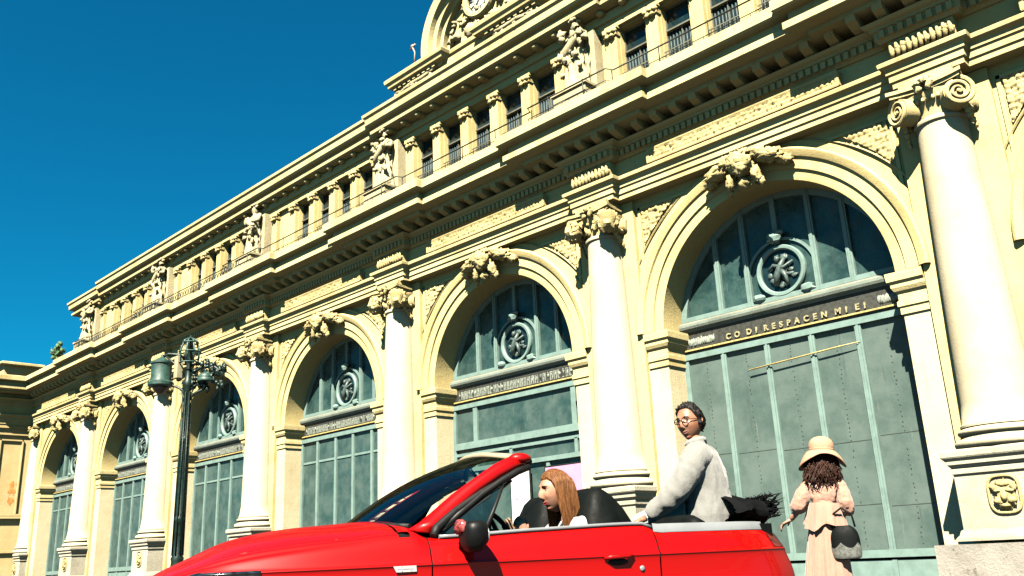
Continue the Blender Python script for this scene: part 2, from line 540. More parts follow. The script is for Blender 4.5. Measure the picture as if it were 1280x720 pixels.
def medallion_relief():
    mb = MB()
    random.seed(5)
    mb.tube([(-.12,14.93,5.40),(-.06,14.90,5.60),(.02,14.90,5.76),(.10,14.92,5.90)],[.05,.07,.06,.03],8)
    mb.tube([(-.25,14.93,5.72),(-.12,14.90,5.80),(.08,14.90,5.72),(.27,14.93,5.82)],[.02,.035,.035,.02],8)
    mb.tube([(.02,14.92,5.70),(.10,14.90,5.55),(.12,14.93,5.38)],[.05,.04,.03],8)
    mb.blob((-.03,14.90,5.90),(.06,.05,.07),3,.2,4,10)
    for i in range(22):
        a = random.random()*2*PI; r = random.random()*.3
        mb.blob((r*math.cos(a),14.95,5.66+r*math.sin(a)),(.05+.04*random.random(),.02,.03+.03*random.random()),i,.3,5,8)
    return mb
def lunette_glass():
    mb = MB(); n=40
    pts=[(2.3,4.95)]+[(2.3*math.cos(PI*i/n),4.92+2.3*math.sin(PI*i/n)) for i in range(1,n)]+[(-2.3,4.95)]
    mb.poly_y(pts,14.99,15.02); return mb
def medallion_pane():
    mb = MB(); n=32; mb.poly_y([(.42*math.cos(2*PI*i/n),5.68+.42*math.sin(2*PI*i/n)) for i in range(n)],14.975,14.988); return mb
def door_seams():
    """rows of rivets and sheet joints on the plain panels"""
    mb = MB(); random.seed(6)
    for k,x in enumerate((-1.82,-.94,-.03,.85,1.76)):
        z=.7
        while z<4.3:
            if random.random()<.85: mb.blob((x+random.uniform(-.012,.012),14.953,z),(.010,.006,.012+.012*random.random()),k,.3,3,6)
            z+=.06+.05*random.random()
        for z in (1.32+.05*math.sin(k*3),2.42+.04*math.cos(k*5)): mb.box(x-.40,x+.38,14.950,14.956,z,z+.010)
    return mb
def transom():
    mb = MB()
    mb.sweep([(2.3,14.97),(-2.3,14.97)],[(0,4.92),(.07,4.92),(.07,4.955),(.13,4.975),(.15,5.02),(.15,5.07),(.10,5.10),(.06,5.125),(0,5.13)])
    return mb
def sign_board():
    mb = MB(); mb.box(-2.3,2.3,14.93,15.0,4.47,4.925); return mb
def gilt_rod():
    mb = MB(); mb.box(-2.3,2.3,14.885,14.93,4.535,4.565); return mb
def relief_letters(seed, mat_depth=.02):
    mb = MB(); random.seed(seed); x=-2.1
    while x < 2.1:
        w = .07+.03*random.random(); k = random.randrange(4); t=.024; z0,z1 = 4.60,4.80
        y0,y1 = 14.93-mat_depth,14.93
        if k!=2: mb.box(x,x+t,y0,y1,z0,z1)
        if k in (0,1): mb.box(x+w-t,x+w,y0,y1,z0,z1)
        if k in (0,2): mb.box(x+t,x+w-t,y0+.003,y1,z1-t,z1)
        if k in (1,3): mb.box(x+t,x+w-t,y0+.003,y1,(z0+z1)/2,(z0+z1)/2+t)
        if k in (2,3): mb.box(x+t,x+w-t,y0+.003,y1,z0,z0+t)
        mb.blob((x+w*.5,14.935,4.70+.06*random.random()),(.035,.02,.05),int(x*9)+50,.3,5,6)
        x += w+.035
    return mb
def door_frame(v):
    mb = MB(); y0,y1=14.90,15.0
    mb.box(-2.3,2.3,14.88,15.0,4.36,4.47)                      # head rail
    for s in (-1,1): mb.box(*sorted((s*2.3,s*2.20)),y0,y1,.05,4.36)
    if v==0:
        for x in (-1.40,-.47,.42,1.28): 
            mb.box(x-.055,x+.055,y0,y1,.62,4.36); mb.box(x-.02,x+.02,y0-.015,y0,.62,4.36)
        mb.box(-2.2,2.2,14.88,15.0,.50,.62); mb.box(-2.2,2.2,14.92,15.0,.10,.46); 
        for x in (-1.40,.0,1.28): mb.box(x-.04,x+.04,14.90,14.92,.12,.46)
    elif v==1:
        for x in (-1.49,1.72): mb.box(x-.07,x+.07,y0,y1,3.52,4.36)
        for x in (-1.49,-.3,1.72): mb.box(x-.045,x+.045,y0,y1,2.86,3.22)
        mb.box(-2.2,2.2,14.87,15.0,3.36,3.52); mb.box(-2.2,2.2,14.90,15.0,3.20,3.27)
        mb.box(-2.2,2.2,14.87,15.0,2.80,2.90)
        for x in (-1.49,.85): mb.box(x-.05,x+.05,y0,y1,.3,2.80)
        mb.box(-2.2,2.2,14.90,15.0,.15,.5)
    else:
        for x in (-1.42,-.48,.38,1.27):
            mb.box(x-.05,x+.05,y0,y1,.62,4.36)
        mb.box(-2.2,2.2,14.93,15.0,3.72,3.78)
        mb.box(-2.2,2.2,14.88,15.0,.95,1.10); mb.box(-2.2,2.2,14.92,15.0,.10,.9)
    return mb
def door_panel(v):
    mb = MB()
    if v==1:
        mb.box(-2.25,2.25,14.955,14.99,.3,4.40)
    else:
        mb.box(-2.25,2.25,14.955,14.99,.5,4.40)
    return mb
lf=None; dv={}
BAYV=[0,0,1,2,2,2,2]
for j,xc in enumerate(BAY):
    v = BAYV[j]; L=Vector((xc,0,0))-BO
    if v not in dv:
        fr = part(door_frame(v),'arched_door',M['frame'],loc=(xc,0,0)); dv[v]=[fr]
        pn = door_panel(v).build('door_panel', M['door'] if v==0 else M['glass_door'], fr); dv[v].append(pn)
    else:
        fr = inst('arched_door',dv[v][0],B,L); inst('door_panel',dv[v][1],fr,(0,0,0))
    if lf is None:
        lf=[lunette_frame().build('fanlight_frame',M['frame'],fr,angle=30), lunette_glass().build('fanlight_pane',M['glass'],fr), transom().build('transom',M['frame_grey'],fr),
            sign_board().build('sign_board',M['signboard'],fr), gilt_rod().build('gilt_strip',M['gold'],fr), medallion_relief().build('medallion_relief',M['relief_teal'],fr), medallion_pane().build('medallion_pane',M['winglass'],fr)]
        dl = None
    else:
        for o in lf: inst(o.name.split('.')[0],o,fr,(0,0,0))
    if j==1:
        # gilt words on the black board
        def words(txt, x, size, mat):
            cu = bpy.data.curves.new('t','FONT'); cu.body = txt; cu.size = size; cu.extrude = .012; cu.space_character = 1.25; cu.offset=.006
            o = bpy.data.objects.new('t',cu); COL.objects.link(o); bpy.context.view_layer.update()
            me = bpy.data.meshes.new_from_object(o.evaluated_get(bpy.context.evaluated_depsgraph_get())); bpy.data.objects.remove(o)
            for vv in me.vertices:
                a = vv.co.copy(); vv.co = (x+a.x, 14.925-a.z-.012, 4.615+a.y)
            return me
        me = words('C O  D I  R E S P A C E N  M I  E I', -1.30, .150, None)
        lo = link('gilt_lettering', me, M['gilt_letter'], fr)
        door_seams().build('rivet_rows', M['seam'], fr)
        lf_w = relief_letters(3)
        me2 = MB(); 
        for sgn,x0,x1 in ((1,-2.15,-1.60),(1,1.72,2.22)):
            for i in range(14):
                t=i/13; me2.blob((lerp(x0,x1,t),14.93,4.70),(.04,.02,.08),i+int(x0*5),.4,6,6)
        me2.build('worn_lettering', M['dull_letter'], fr)
        rod = MB(); rod.tube([(-.86,14.86,3.93),(.9,14.86,4.03),(1.3,14.87,4.05)],[.014,.014,.006],6)
        rod.build('wooden_rod', M['gold'], fr)
    else:
        if dl is None: dl = relief_letters(9).build('worn_lettering', M['dull_letter'], fr)
        else: inst('worn_lettering', dl, fr, (0,0,0))

# ---- columns
AX = 14.2
def shaft():
    pr=[]
    for i in range(17):
        t=i/16; r = .50-.125*t**1.35-.0*t
        pr.append((r, 2.32+t*4.72))
    pr = [(.56,2.27),(.56,2.30),(.53,2.33)]+pr[1:]+[(.41,7.05),(.42,7.08),(.41,7.11),(.375,7.13),(.36,7.2)]
    return MB().lathe(pr, 40, (0,AX))
def base():
    mb = MB()
    t1=[(.5,1.96)]+[(.60+.075*math.cos(a),2.035+.07*math.sin(a)) for a in [R(x) for x in range(-90,91,18)]]
    t2=[(.585,2.115),(.56,2.13),(.55,2.15)]+[(.565+.045*math.cos(a),2.20+.045*math.sin(a)) for a in [R(x) for x in range(-90,91,22)]]+[(.5,2.28)]
    mb.lathe(t1+t2,40,(0,AX)); 
    return mb
def volute(mb, c, dirv, r=.235, th=.26, flip=1):
    """scroll whose axis is dirv (horizontal)"""
    d = Vector(dirv).normalized(); up = Vector((0,0,1)); side = up.cross(d)
    def P(a, rr, h): return Vector(c)+side*(flip*rr*math.cos(a))+up*(rr*math.sin(a))+d*h
    n=28
    v=[];f=[]
    for i in range(n):
        a=2*PI*i/n
        for h in (0,th): v.append(P(a,r*.97,h-th))
    for i in range(n):
        j=(i+1)%n; f.append((2*i,2*j,2*j+1,2*i+1))
    f.append([2*i+1 for i in range(n)]); f.append([2*i for i in range(n)][::-1]); mb.add(v,f,False)
    pts=[];rr=[]
    for i in range(56):
        t=i/55; a = R(90)-t*2*PI*2.6; q=r*(1-t)**.9*.98+.012
        pts.append(P(a,q,.015+.02*t)); rr.append(.032*(1-t)+.012)
    mb.tube(pts,rr,8)
    mb.blob(P(0,0,.02),(.035,.035,.035),1,0,1,8)
def capital(ornate):
    mb = MB()
    # bell
    mb.lathe([(.37,7.10),(.38,7.22),(.42,7.34),(.48,7.44),(.50,7.52),(.44,7.56)],32,(0,AX))
    # abacus with hollowed sides
    for z0,z1,w in ((7.56,7.62,.54),(7.62,7.68,.58)):
        pts=[]
        for q in range(4):
            a0=R(-135+90*q)
            for i in range(8):
                t=i/8; a=lerp(-45,45,t)
                x=w; y=w*lerp(-1,1,t); hol=.09*(1-(2*t-1)**2)
                ang=R(-90+90*q); 
                px=(x-hol)*math.cos(ang)-y*math.sin(ang); py=(x-hol)*math.sin(ang)+y*math.cos(ang)
                pts.append((px,py))
        n=len(pts)
        mb.add([(x,AX+y,z0) for x,y in pts]+[(x,AX+y,z1) for x,y in pts],[[i for i in range(n)][::-1],[n+i for i in range(n)]]+[(i,(i+1)%n,n+(i+1)%n,n+i) for i in range(n)])
    mb.box(-.44,.44,AX-.44,AX+.3,7.44,7.56)
    # canalis band between the scrolls
    for k in range(7):
        mb.blob((-.24+.08*k,AX-.44,7.40),(.036,.05,.05),k,.1,3,8)
    for sx in (-1,1):
        d = Vector((sx*.62,-.9,0))
        c = (sx*.46, AX-.46, 7.33)
        if ornate: 
            for i in range(26):
                a=2*PI*i/13; rr=.17 if i<13 else .08
                s = Vector((0,0,1)).cross(d.normalized())
                p=Vector(c)+s*rr*math.cos(a)+Vector((0,0,rr*math.sin(a)))
                mb.blob(p,(.085,.10,.085),i+sx,.35,5,8)
            mb.blob(c,(.2,.22,.22),3+sx,.25,4,14)
        else:
            volute(mb,c,d,.225,.24,sx)
        volute(mb,(sx*.50, AX+.12, 7.33),Vector((sx,.25,0)),.20,.16,1)
        mb.tube([(sx*.44,AX-.38,7.20),(sx*.46,AX-.1,7.18),(sx*.46,AX+.1,7.2)],[.07,.05,.06],8)
        # hanging husks below the scrolls
        for i in range(5):
            mb.blob((sx*(.47+.01*i),AX-.30+.06*i,7.16-.07*i),(.055-.006*i,.05,.06),i*3+sx,.3,4,8)
        mb.blob((sx*.40,AX-.42,7.24),(.07,.07,.09),31+sx,.3,4,10)
    # leaf tuft or mask in the middle of the abacus
    for i in range(7):
        a=R(-30+40*i); mb.blob((.10*math.cos(a),AX-.56,7.60+.09*math.sin(a)),(.06,.06,.06),i,.4,4,8)
    if ornate:
        for i in range(12):
            a=R(-170+30*i) if i<12 else 0
            mb.blob((.42*math.cos(a),AX+.42*math.sin(a),7.28+.05*(i%2)),(.07,.07,.10),i+70,.35,4,8)
    mb.box(-.42,.42,AX-.42,14.30,7.66,7.84)
    return mb
def pedestal():
    mb = MB()
    x=.62; yb=14.4; yf=13.68
    mb.box(-x,x,yf,yb,.72,1.66)
    mb.sweep([(x,yb),(x,yf),(-x,yf),(-x,yb)],[(0,1.60),(.03,1.62),(.03,1.68),(.015,1.70),(.05,1.745),(.07,1.75),(.07,1.80),(.105,1.84),(.115,1.86),(.115,1.93),(.10,1.955),(-.1,1.965)],caps=False)
    mb.box(-x+.05,x-.05,yf+.05,yb,1.6,1.962)
    mb.sweep([(x,yb),(x,yf),(-x,yf),(-x,yb)],[(0,.86),(.03,.84),(.05,.78),(.09,.74),(.09,.70),(0,.70)],caps=False)
    return mb
def plinth():
    mb = MB(); mb.box(-.98,.98,13.46,14.52,0,.66)
    mb.box(-1.2,1.2,14.30,14.50,0,.60)
    return mb
def cartouche():
    mb = MB(); yf=13.68
    # oval sunk rim and a grotesque mask
    pts=[(.20*math.copysign(abs(math.cos(a))**.6,math.cos(a)),yf-.012,1.30+.25*math.copysign(abs(math.sin(a))**.6,math.sin(a))) for a in [2*PI*i/28 for i in range(28)]]
    mb.tube(pts,.022,6,closed=True)
    mb.blob((0,yf,1.29),(.15,.06,.19),3,.28,5,18)
    mb.blob((0,yf-.05,1.27),(.045,.05,.07),5,.2,4,10)
    for s in (-1,1):
        mb.blob((s*.075,yf-.045,1.35),(.05,.03,.03),6+s,.3,4,8); mb.blob((s*.09,yf-.04,1.22),(.06,.035,.05),9+s,.3,4,8)
        mb.blob((s*.13,yf-.02,1.40),(.05,.04,.06),16+s,.4,4,8)
    mb.blob((0,yf-.04,1.15),(.07,.035,.03),12,.3,4,8); mb.blob((0,yf-.03,1.45),(.09,.04,.05),14,.3,4,8)
    return mb
capA = capB = None
proto=None
for k,x in enumerate(XC):
    L=Vector((x-(.04 if k==1 else 0),0,0))-BO
    if k==7: L=L+Vector((-.0,.28,0))
    if proto is None:
        sh = part(shaft(),'column',M['shaft'],loc=(x,0,0),angle=40)
        ch=[base().build('column_base',M['shaft'],sh,angle=40), pedestal().build('pedestal',M['pedestal'],sh), plinth().build('plinth',M['granite'],sh), cartouche().build('cartouche',M['relief'],sh)]
        proto=(sh,ch)
    else:
        sh = inst('column',proto[0],B,L)
        for c in proto[1]: inst(c.name.split('.')[0],c,sh,(0,0,0))
    if k<2:
        if capA is None: capA=capital(False).build('capital',M['trim'],sh,angle=40)
        else: inst('capital',capA,sh,(0,0,0))
    else:
        if capB is None: capB=capital(True).build('capital',M['relief'],sh,angle=40)
        else: inst('capital',capB,sh,(0,0,0))

# ---- entablature
def rpath(Y, half, out, xr=XR, xl=XL, wing=True, ks=None):
    """plan path from right to left stepping forward at every column, then round the wing"""
    pts=[(xr,Y)]
    for k,x in enumerate(XC[:7]):
        if ks is not None and k not in ks: continue
        if x+half>xr-.05 or x-half<xl: continue
        pts += [(x+half,Y),(x+half,Y-out),(x-half,Y-out),(x-half,Y)]
    if wing: pts += [(xl,Y),(xl,YWING),(xl-9,YWING)]
    else: pts += [(xl,Y)]
    return pts
mb=MB()
arch_prof=[(-.5,7.82),(.0,7.82),(.0,7.93),(.03,7.935),(.03,8.06),(.06,8.065),(.06,8.15),(.085,8.17),(.14,8.20),(.15,8.26),(.13,8.28),(-.5,8.30)]
mb.sweep(rpath(14.06,.56,.20), arch_prof)
part(mb,'architrave',M['trim'])
mb=MB(); mb.sweep(rpath(14.08,.52,.20), [(0,8.26),(0,8.76),(-.5,8.76)])
part(mb,'frieze',M['stucco'])
mb=MB()
mb.sweep(rpath(14.06,.62,.20), [(-.1,8.68),(.02,8.68),(.04,8.72),(.07,8.74),(.07,8.88),(.12,8.90),(.12,8.94),(.18,8.97),(.22,9.02),(-.5,9.2)])
# dentils
def dents(Y, z0, z1, w, pitch, d, path):
    for (a,b) in zip(path[:-1],path[1:]):
        a=Vector(a);b=Vector(b); Lg=(b-a).length; t=(b-a).normalized(); nn=Vector((-t.y,t.x))
        if Lg<.3: continue
        n=int(Lg/pitch)
        for i in range(n):
            c=a+t*((i+.5)*Lg/n)
            p=[c-t*w/2, c+t*w/2]
            v=[]
            for z in (z0,z1):
                v += [(p[0].x,p[0].y,z),(p[1].x,p[1].y,z),((p[1]+nn*d).x,(p[1]+nn*d).y,z),((p[0]+nn*d).x,(p[0]+nn*d).y,z)]
            mb.add(v,[(0,3,2,1),(4,5,6,7),(0,1,5,4),(1,2,6,5),(2,3,7,6),(3,0,4,7)])
dents(0,8.74,8.87,.085,.14,.06,[(x,y-.07) for x,y in rpath(14.06,.62,.20,xl=XL+.3,wing=False)])
part(mb,'dentil_course',M['relief'])
# cornice + balcony slab
BY=14.2
mb=MB()
mb.sweep(rpath(BY,1.15,.17), [(-.3,9.24),(.52,9.24),(.52,9.33),(.80,9.345),(.82,9.36),(.82,9.49),(.74,9.51),(.72,9.70),(.90,9.705),(.94,9.74),(.94,9.93),(.90,9.97),(-.3,9.98)])
part(mb,'balcony_cornice',M['trim'])
def modillion():
    return MB().add([(-.085,0,9.03),(.085,0,9.03),(.085,-.30,9.06),(-.085,-.30,9.06),(.085,-.52,9.13),(-.085,-.52,9.13),(.085,-.54,9.25),(-.085,-.54,9.25),(.085,0,9.25),(-.085,0,9.25)],
               [(0,1,2,3),(3,2,4,5),(5,4,6,7),(0,3,5,7,9),(1,8,6,4,2)])
path=rpath(BY,1.15,.17,xl=XL+.4,wing=False); mods=[]
for (a,b) in zip(path[:-1],path[1:]):
    a=Vector(a);b=Vector(b);t=(b-a).normalized();Lg=(b-a).length
    if Lg<.5: continue
    n=max(2,round(Lg/.46))
    for i in range(n): mods.append(a+t*((i+.5)*Lg/n))
m0=None; rest=MB()
for q,c in enumerate(mods):
    if q<100:
        if m0 is None: m0=part(modillion(),'modillion',M['relief'],loc=(c.x,c.y,0))
        else: inst('modillion',m0,B,Vector((c.x,c.y,0))-BO)
    else:
        k=modillion(); rest.add(k.v,k.f,False,Matrix.Translation((c.x,c.y,0)))
if rest.v: part(rest,'modillion_row',M['relief'])['kind']='stuff'
# frieze ornament between the columns, fringe over the columns
def guilloche(x0,x1,z0,z1,Y,name,cell=.145,parent=None,loc=(0,0,0),depth=.06,mat='relief'):
    mb=MB(); nu=int((x1-x0)/.024); nv=int((z1-z0)/.024)
    def fn(u,v):
        x=lerp(x0,x1,u); z=lerp(z0,z1,v)
        e=min(1,min(u*(x1-x0),(1-u)*(x1-x0),v*(z1-z0),(1-v)*(z1-z0))/.05)
        xx=x+.02*noise.noise(Vector((x*8,z*8,4))); p=abs(math.sin(PI*xx/cell+.6*math.sin(PI*z/cell)))*abs(math.cos(PI*(z-z0)/cell))
        h=depth*(.25+.75*p**.6)*(.9+.8*noise.noise(Vector((x*14,z*14,Y))))
        if e<1: h=depth*.95
        return Vector((x,Y-h,z))
    mb.grid(fn,nu,nv)
    # rim back to the frieze
    mb.box(x0,x1,Y-depth*.9,Y+.10,z0-.015,z0); mb.box(x0,x1,Y-depth*.9,Y+.10,z1,z1+.012)
    mb.box(x0-.012,x0,Y-depth*.9,Y+.10,z0,z1); mb.box(x1,x1+.012,Y-depth*.9,Y+.10,z0,z1)
    return mb.build(name,M[mat],parent or B,Vector(loc)-BO)
fr0=None
for xc in BAY:
    if fr0 is None: fr0=guilloche(-2.05,2.05,8.32,8.60,13.97,'frieze_ornament',cell=.095,loc=(xc,0,0))
    else: inst('frieze_ornament',fr0,B,Vector((xc,0,0))-BO)
ro=None
for k,x in enumerate(XC[:7]):
    if ro is None:
        mb=MB()
        random.seed(11)
        for i in range(11):
            xx=-.47+.094*i
            mb.tube([(xx,13.86,8.32),(xx+.02,13.80,8.44),(xx-.01,13.84,8.60+.05*(i%2))],[.035,.042,.02],6)
            mb.blob((xx+.03,13.82,8.42+.1*random.random()),(.04,.05,.06),i,.4,5,8)
        ro=mb.build('palmette_block',M['relief'],B,Vector((x,0,0))-BO)
    else: inst('palmette_block',ro,B,Vector((x,0,0))-BO)

# =================================================================== UPPER FLOOR
YU = 14.1
def upper_bay(blank):
    mb = MB()
    xs=[-2.18+1.09*i for i in range(5)]
    hw=.385
    mb.box(-3.5,3.5,YU,14.62,9.95,10.36); mb.box(-3.5,3.5,YU,14.62,11.76,12.2)
    ed=[-3.5]
    for i,x in enumerate(xs):
        if blank and i==0: continue
        ed += [x-hw,x+hw]
    ed.append(3.5)
    for a,b in zip(ed[0::2],ed[1::2]): mb.box(a,b,YU,14.62,10.36,11.76)
    mb.box(-3.5,3.5,14.03,YU+.02,10.20,10.30)
    # flat lintel band over the pilasters
    mb.box(-3.5,3.5,13.99,YU+.01,11.80,11.99)
    mb.box(-3.5,3.5,13.93,YU+.01,11.99,12.20)
    return mb
def upilaster():
    mb=MB()
    mb.box(-.145,.145,13.97,YU+.01,10.0,11.60); mb.box(-.20,.20,13.94,YU+.01,10.0,10.16); mb.box(-.18,.18,13.955,YU+.01,10.16,10.21)
    mb.box(-.20,.20,13.93,YU+.01,11.74,11.80)
    mb.box(-.22,-.155,14.05,YU+.02,10.2,11.66)
    return mb
def ucap():
    mb=MB()
    for s in (-1,1):
        mb.blob((s*.12,13.945,11.67),(.065,.075,.065),3+s,.3,4,10); mb.blob((s*.06,13.92,11.57),(.07,.06,.06),7+s,.3,5,8)
    mb.blob((0,13.94,11.70),(.09,.07,.07),5,.3,5,8); mb.box(-.17,.17,13.93,YU,11.58,11.74)
    return mb
def uwindow():
    mb=MB(); y0,y1=14.24,14.30
    mb.box(-.385,-.36,y0,y1,10.36,11.76); mb.box(.36,.385,y0,y1,10.36,11.76); mb.box(-.36,.36,y0,y1,11.73,11.76)
    mb.box(-.36,.36,y0-.05,y1,11.18,11.215); mb.box(-.012,.012,y0,y1,10.36,11.18)
    return mb
def upane(): 
    mb=MB(); mb.box(-.37,.37,14.285,14.30,10.36,11.75); return mb
def ublind():
    mb=MB(); 
    for i in range(9): mb.tube([(-.32+.08*i,14.275,10.38),(-.32+.08*i+.004,14.278,11.18)],.022,6)
    return mb
def uguard():
    mb=MB(); y=14.06
    for z in (10.40,10.64): mb.box(-.38,.38,y-.009,y+.009,z-.010,z+.010)
    for i in range(7): mb.box(-.33+.11*i-.007,-.33+.11*i+.007,y-.008,y+.008,10.30,10.64)
    return mb
ub={}; up=uc=uw=None
for j,xc in enumerate(BAY):
    if j==6: continue
    blank = j>=3
    L=Vector((xc,0,0))-BO
    if blank not in ub: ub[blank]=part(upper_bay(blank),'upper_wall',M['stucco'],loc=(xc,0,0))
    else: inst('upper_wall',ub[blank],B,L)
    for i in range(6):
        x=-2.725+1.09*i
        Lp=Vector((xc+x,0,0))-BO
        if up is None:
            up=part(upilaster(),'upper_pilaster',M['stucco'],loc=(xc+x,0,0)); uc=ucap().build('pilaster_capital',M['relief'],up)
        else:
            p=inst('upper_pilaster',up,B,Lp); inst('pilaster_capital',uc,p,(0,0,0))
    for i in range(5):
        if blank and i==0: continue
        Lw=Vector((xc-2.18+1.09*i,0,0))-BO
        if uw is None:
            w=part(uwindow(),'upper_window',M['guard'],loc=(xc-2.18+1.09*i,0,0)); uw=[w,upane().build('window_pane',M['winglass'],w),ublind().build('window_blind',M['blind'],w),uguard().build('window_guard',M['guard'],w)]
        else:
            w=inst('upper_window',uw[0],B,Lw)
            for o in uw[1:]: inst(o.name.split('.')[0],o,w,(0,0,0))
# raised bosses on the blank panels
# ---- top cornice
def topprof(dz=0):
    return [(-.2,12.02+dz),(.0,12.02+dz),(.04,12.06+dz),(.10,12.10+dz),(.10,12.13+dz),(.56,12.13+dz),(.56,12.15+dz),(.60,12.16+dz),(.61,12.24+dz),(.55,12.26+dz),(.53,12.38+dz),(.66,12.39+dz),(.70,12.44+dz),(.72,12.62+dz),(.77,12.66+dz),(.78,12.74+dz),(.72,12.78+dz),(.2,12.83+dz),(-.6,12.95+dz)]
mb=MB()
mb.sweep([(XR,14.28),(-10.9,14.28),(-10.9,14.16),(-17.95,14.16),(-17.95,14.28),(-38.2,14.28)],topprof(.12))
mb.sweep([(-38.2,14.32),(-40.75,14.32),(-40.75,29)],topprof(-.05))
part(mb,'top_cornice',M['trim'])
bo_=None
x=XR-.3
while x>-40.4:
    off = (-.12 if -17.9<x<-11 else 0)+.25
    z = -.05 if x<-38.2 else .13
    Lb=Vector((x,off,z))-BO
    if bo_ is None:
        mb=MB(); mb.box(-.09,.09,13.60,13.92,12.03,12.13); mb.blob((0,13.60,12.06),(.10,.10,.075),1,.05,2,10)
        bo_=part(mb,'soffit_boss',M['relief'],loc=(x,off,z))
    else: inst('soffit_boss',bo_,B,Lb)
    x-=.62
mb=MB()
mb.sweep([(XR,14.45),(-38.2,14.45)],[(-3,13.6),(-.2,13.10),(.35,13.0),(.36,12.94),(-3,12.94)])
part(mb,'roof',M['roof'])
# ---- statues over the columns
def statue_mesh(seed):
    random.seed(seed)
    s=1 if seed%2 else -1
    J={'hip':((0,0,.95),(.19,.16)),'waist':((0,0,1.12),(.155,.13)),'chest':((0,0,1.35),(.21,.16)),'neck':((0,-.01,1.55),.075),'head':((0.02*s,-.03,1.66),.10),'crown':((.02*s,-.02,1.78),.11),
       'kl':((.13,-.06,.5),.17),'kr':((-.13,-.02,.5),.17),'fl':((.17,-.05,.02),.20),'fr':((-.17,0,.02),.20),
       'sl':((.22,0,1.44),.09),'sr':((-.22,0,1.44),.09),'el':((.34,-.08,1.2),.075),'er':((-.34,-.06,1.18),.075),
       'hl':((.20*s+.1,-.24,1.22),.055),'hr':((-.22,-.2,.98),.055)}
    E=[('hip','waist'),('waist','chest'),('chest','neck'),('neck','head'),('head','crown'),('hip','kl'),('hip','kr'),('kl','fl'),('kr','fr'),('chest','sl'),('chest','sr'),('sl','el'),('sr','er'),('el','hl'),('er','hr')]
    me=skin_mesh(J,E,'hip',2)
    mb=MB(); mesh_into(mb,me)
    # drapery
    def dr(u,v):
        a=2*PI*u; z=.02+1.02*v
        r=lerp(.34,.20,v)+.035*math.sin(a*9+3*v+seed)+.02*math.sin(a*17-5*v)
        return Vector((r*math.cos(a),r*.8*math.sin(a)-.02,z))
    mb.grid(dr,60,14)
    mb.tube([(.28*s,-.1,1.42),(.10*s,-.2,1.2),(-.14*s,-.2,1.02),(-.26*s,-.12,.80)],[.07,.10,.10,.07],10)
    for i in range(14):
        a=2*PI*i/9; mb.blob((.02*s+.10*math.cos(a),-.03+.10*math.sin(a),1.76+.03*(i%3)),(.05,.05,.05),i+seed,.3,4,8)
    for i in range(16):
        mb.blob((random.uniform(-.3,.3),-.2-.05*random.random(),random.uniform(.4,1.5)),(random.uniform(.05,.1),.06,random.uniform(.05,.11)),i+seed*3,.4,4,8)
    for v in mb.v:
        n=fbm(v*6+Vector((seed,0,0)),3); v += Vector((n*.025,n*.03,n*.02))
    return mb
st=[]
for k,x in enumerate(XC[:7]):
    L=(x,13.72,10.44)
    if len(st)<3:
        s=part(statue_mesh(k+1),'statue',M['statue'],loc=L); 
        pb=MB(); pb.box(-.46,.46,-.38,.40,-.47,-.06); pb.box(-.50,.50,-.42,.42,-.06,0); pb.box(-.50,.50,-.42,.42,-.47,-.38)
        pb.box(-.42,.42,.1,.42,0,1.45)
        if not st: sp=pb.build('statue_pedestal',M['statue'],s)
        else: inst('statue_pedestal',sp,s,(0,0,0))
        st.append(s)
    else:
        s=inst('statue',st[(k)%3],B,Vector(L)-BO); inst('statue_pedestal',sp,s,(0,0,0))
# ---- balcony railing, one run per bay
def railing(fancy):
    mb=MB()
    Y0=BY-.82; Y1=Y0-.17
    pts=[(3.5,Y1),(2.38,Y1),(2.30,Y0),(-2.30,Y0),(-2.38,Y1),(-3.5,Y1)]
    z=10.36
    P=[Vector((x,y,z)) for x,y in pts]
    mb.tube(P,.017,6); mb.tube([p-Vector((0,0,.27)) for p in P],.010,5)
    for xx in (3.0,2.34,1.15,0,-1.15,-2.34,-3.0):
        y=Y1 if abs(xx)>2.36 else Y0
        mb.tube([(xx,y,9.95),(xx,y,z+.03)],.013,6)
    n=60
    if fancy:
        for i in range(36):
            xx=-3.4+6.8*i/35; y=Y1 if abs(xx)>2.36 else Y0
            a=[Vector((xx+.075*math.cos(q*.7),y,10.19+.10*math.sin(q*.7))) for q in range(10)]
            mb.tube(a,.012,5)
    else:
        for i in range(28):
            xx=-3.4+6.8*i/27; y=Y1 if abs(xx)>2.36 else Y0
            mb.tube([(xx,y,10.0),(xx,y,10.09)],.009,4)
    return mb
ra={}
for j,xc in enumerate(BAY):
    if j==6: continue
    f=j>=4
    if f not in ra: ra[f]=part(railing(f),'balcony_railing',M['iron'],loc=(xc,0,0))
    else: inst('balcony_railing',ra[f],B,Vector((xc,0,0))-BO)

# =================================================================== CLOCK GABLE over the bay between the second and third column
GX=-14.57
mb=MB()
mb.box(-3.45,3.45,14.15,15.2,12.75,13.72)
n=40; pts=[(1.75,13.7)]+[(1.75*math.cos(PI*i/n),13.95+1.75*math.sin(PI*i/n)) for i in range(n+1)]+[(-1.75,13.7)]
mb.poly_y(pts,14.25,15.2)
gb=part(mb,'clock_gable',M['trim'],loc=(GX,0,0))
mb=MB()
mb.arc_sweep([(1.42,14.25),(1.42,14.08),(1.50,14.05),(1.52,13.92),(1.62,13.88),(1.66,13.74),(1.80,13.70),(1.86,13.68),(1.88,13.74),(1.88,15.2)],0,13.95,R(-6),R(186),56)
mb.build('gable_arch',M['trim'],gb); mb=MB()
mb.box(-2.62,2.62,13.52,15.2,12.7,13.12)
cp=[(0,13.02),(.03,13.04),(.05,13.08),(.20,13.12),(.22,13.20),(.27,13.24),(.29,13.32),(.26,13.36),(0,13.40)]
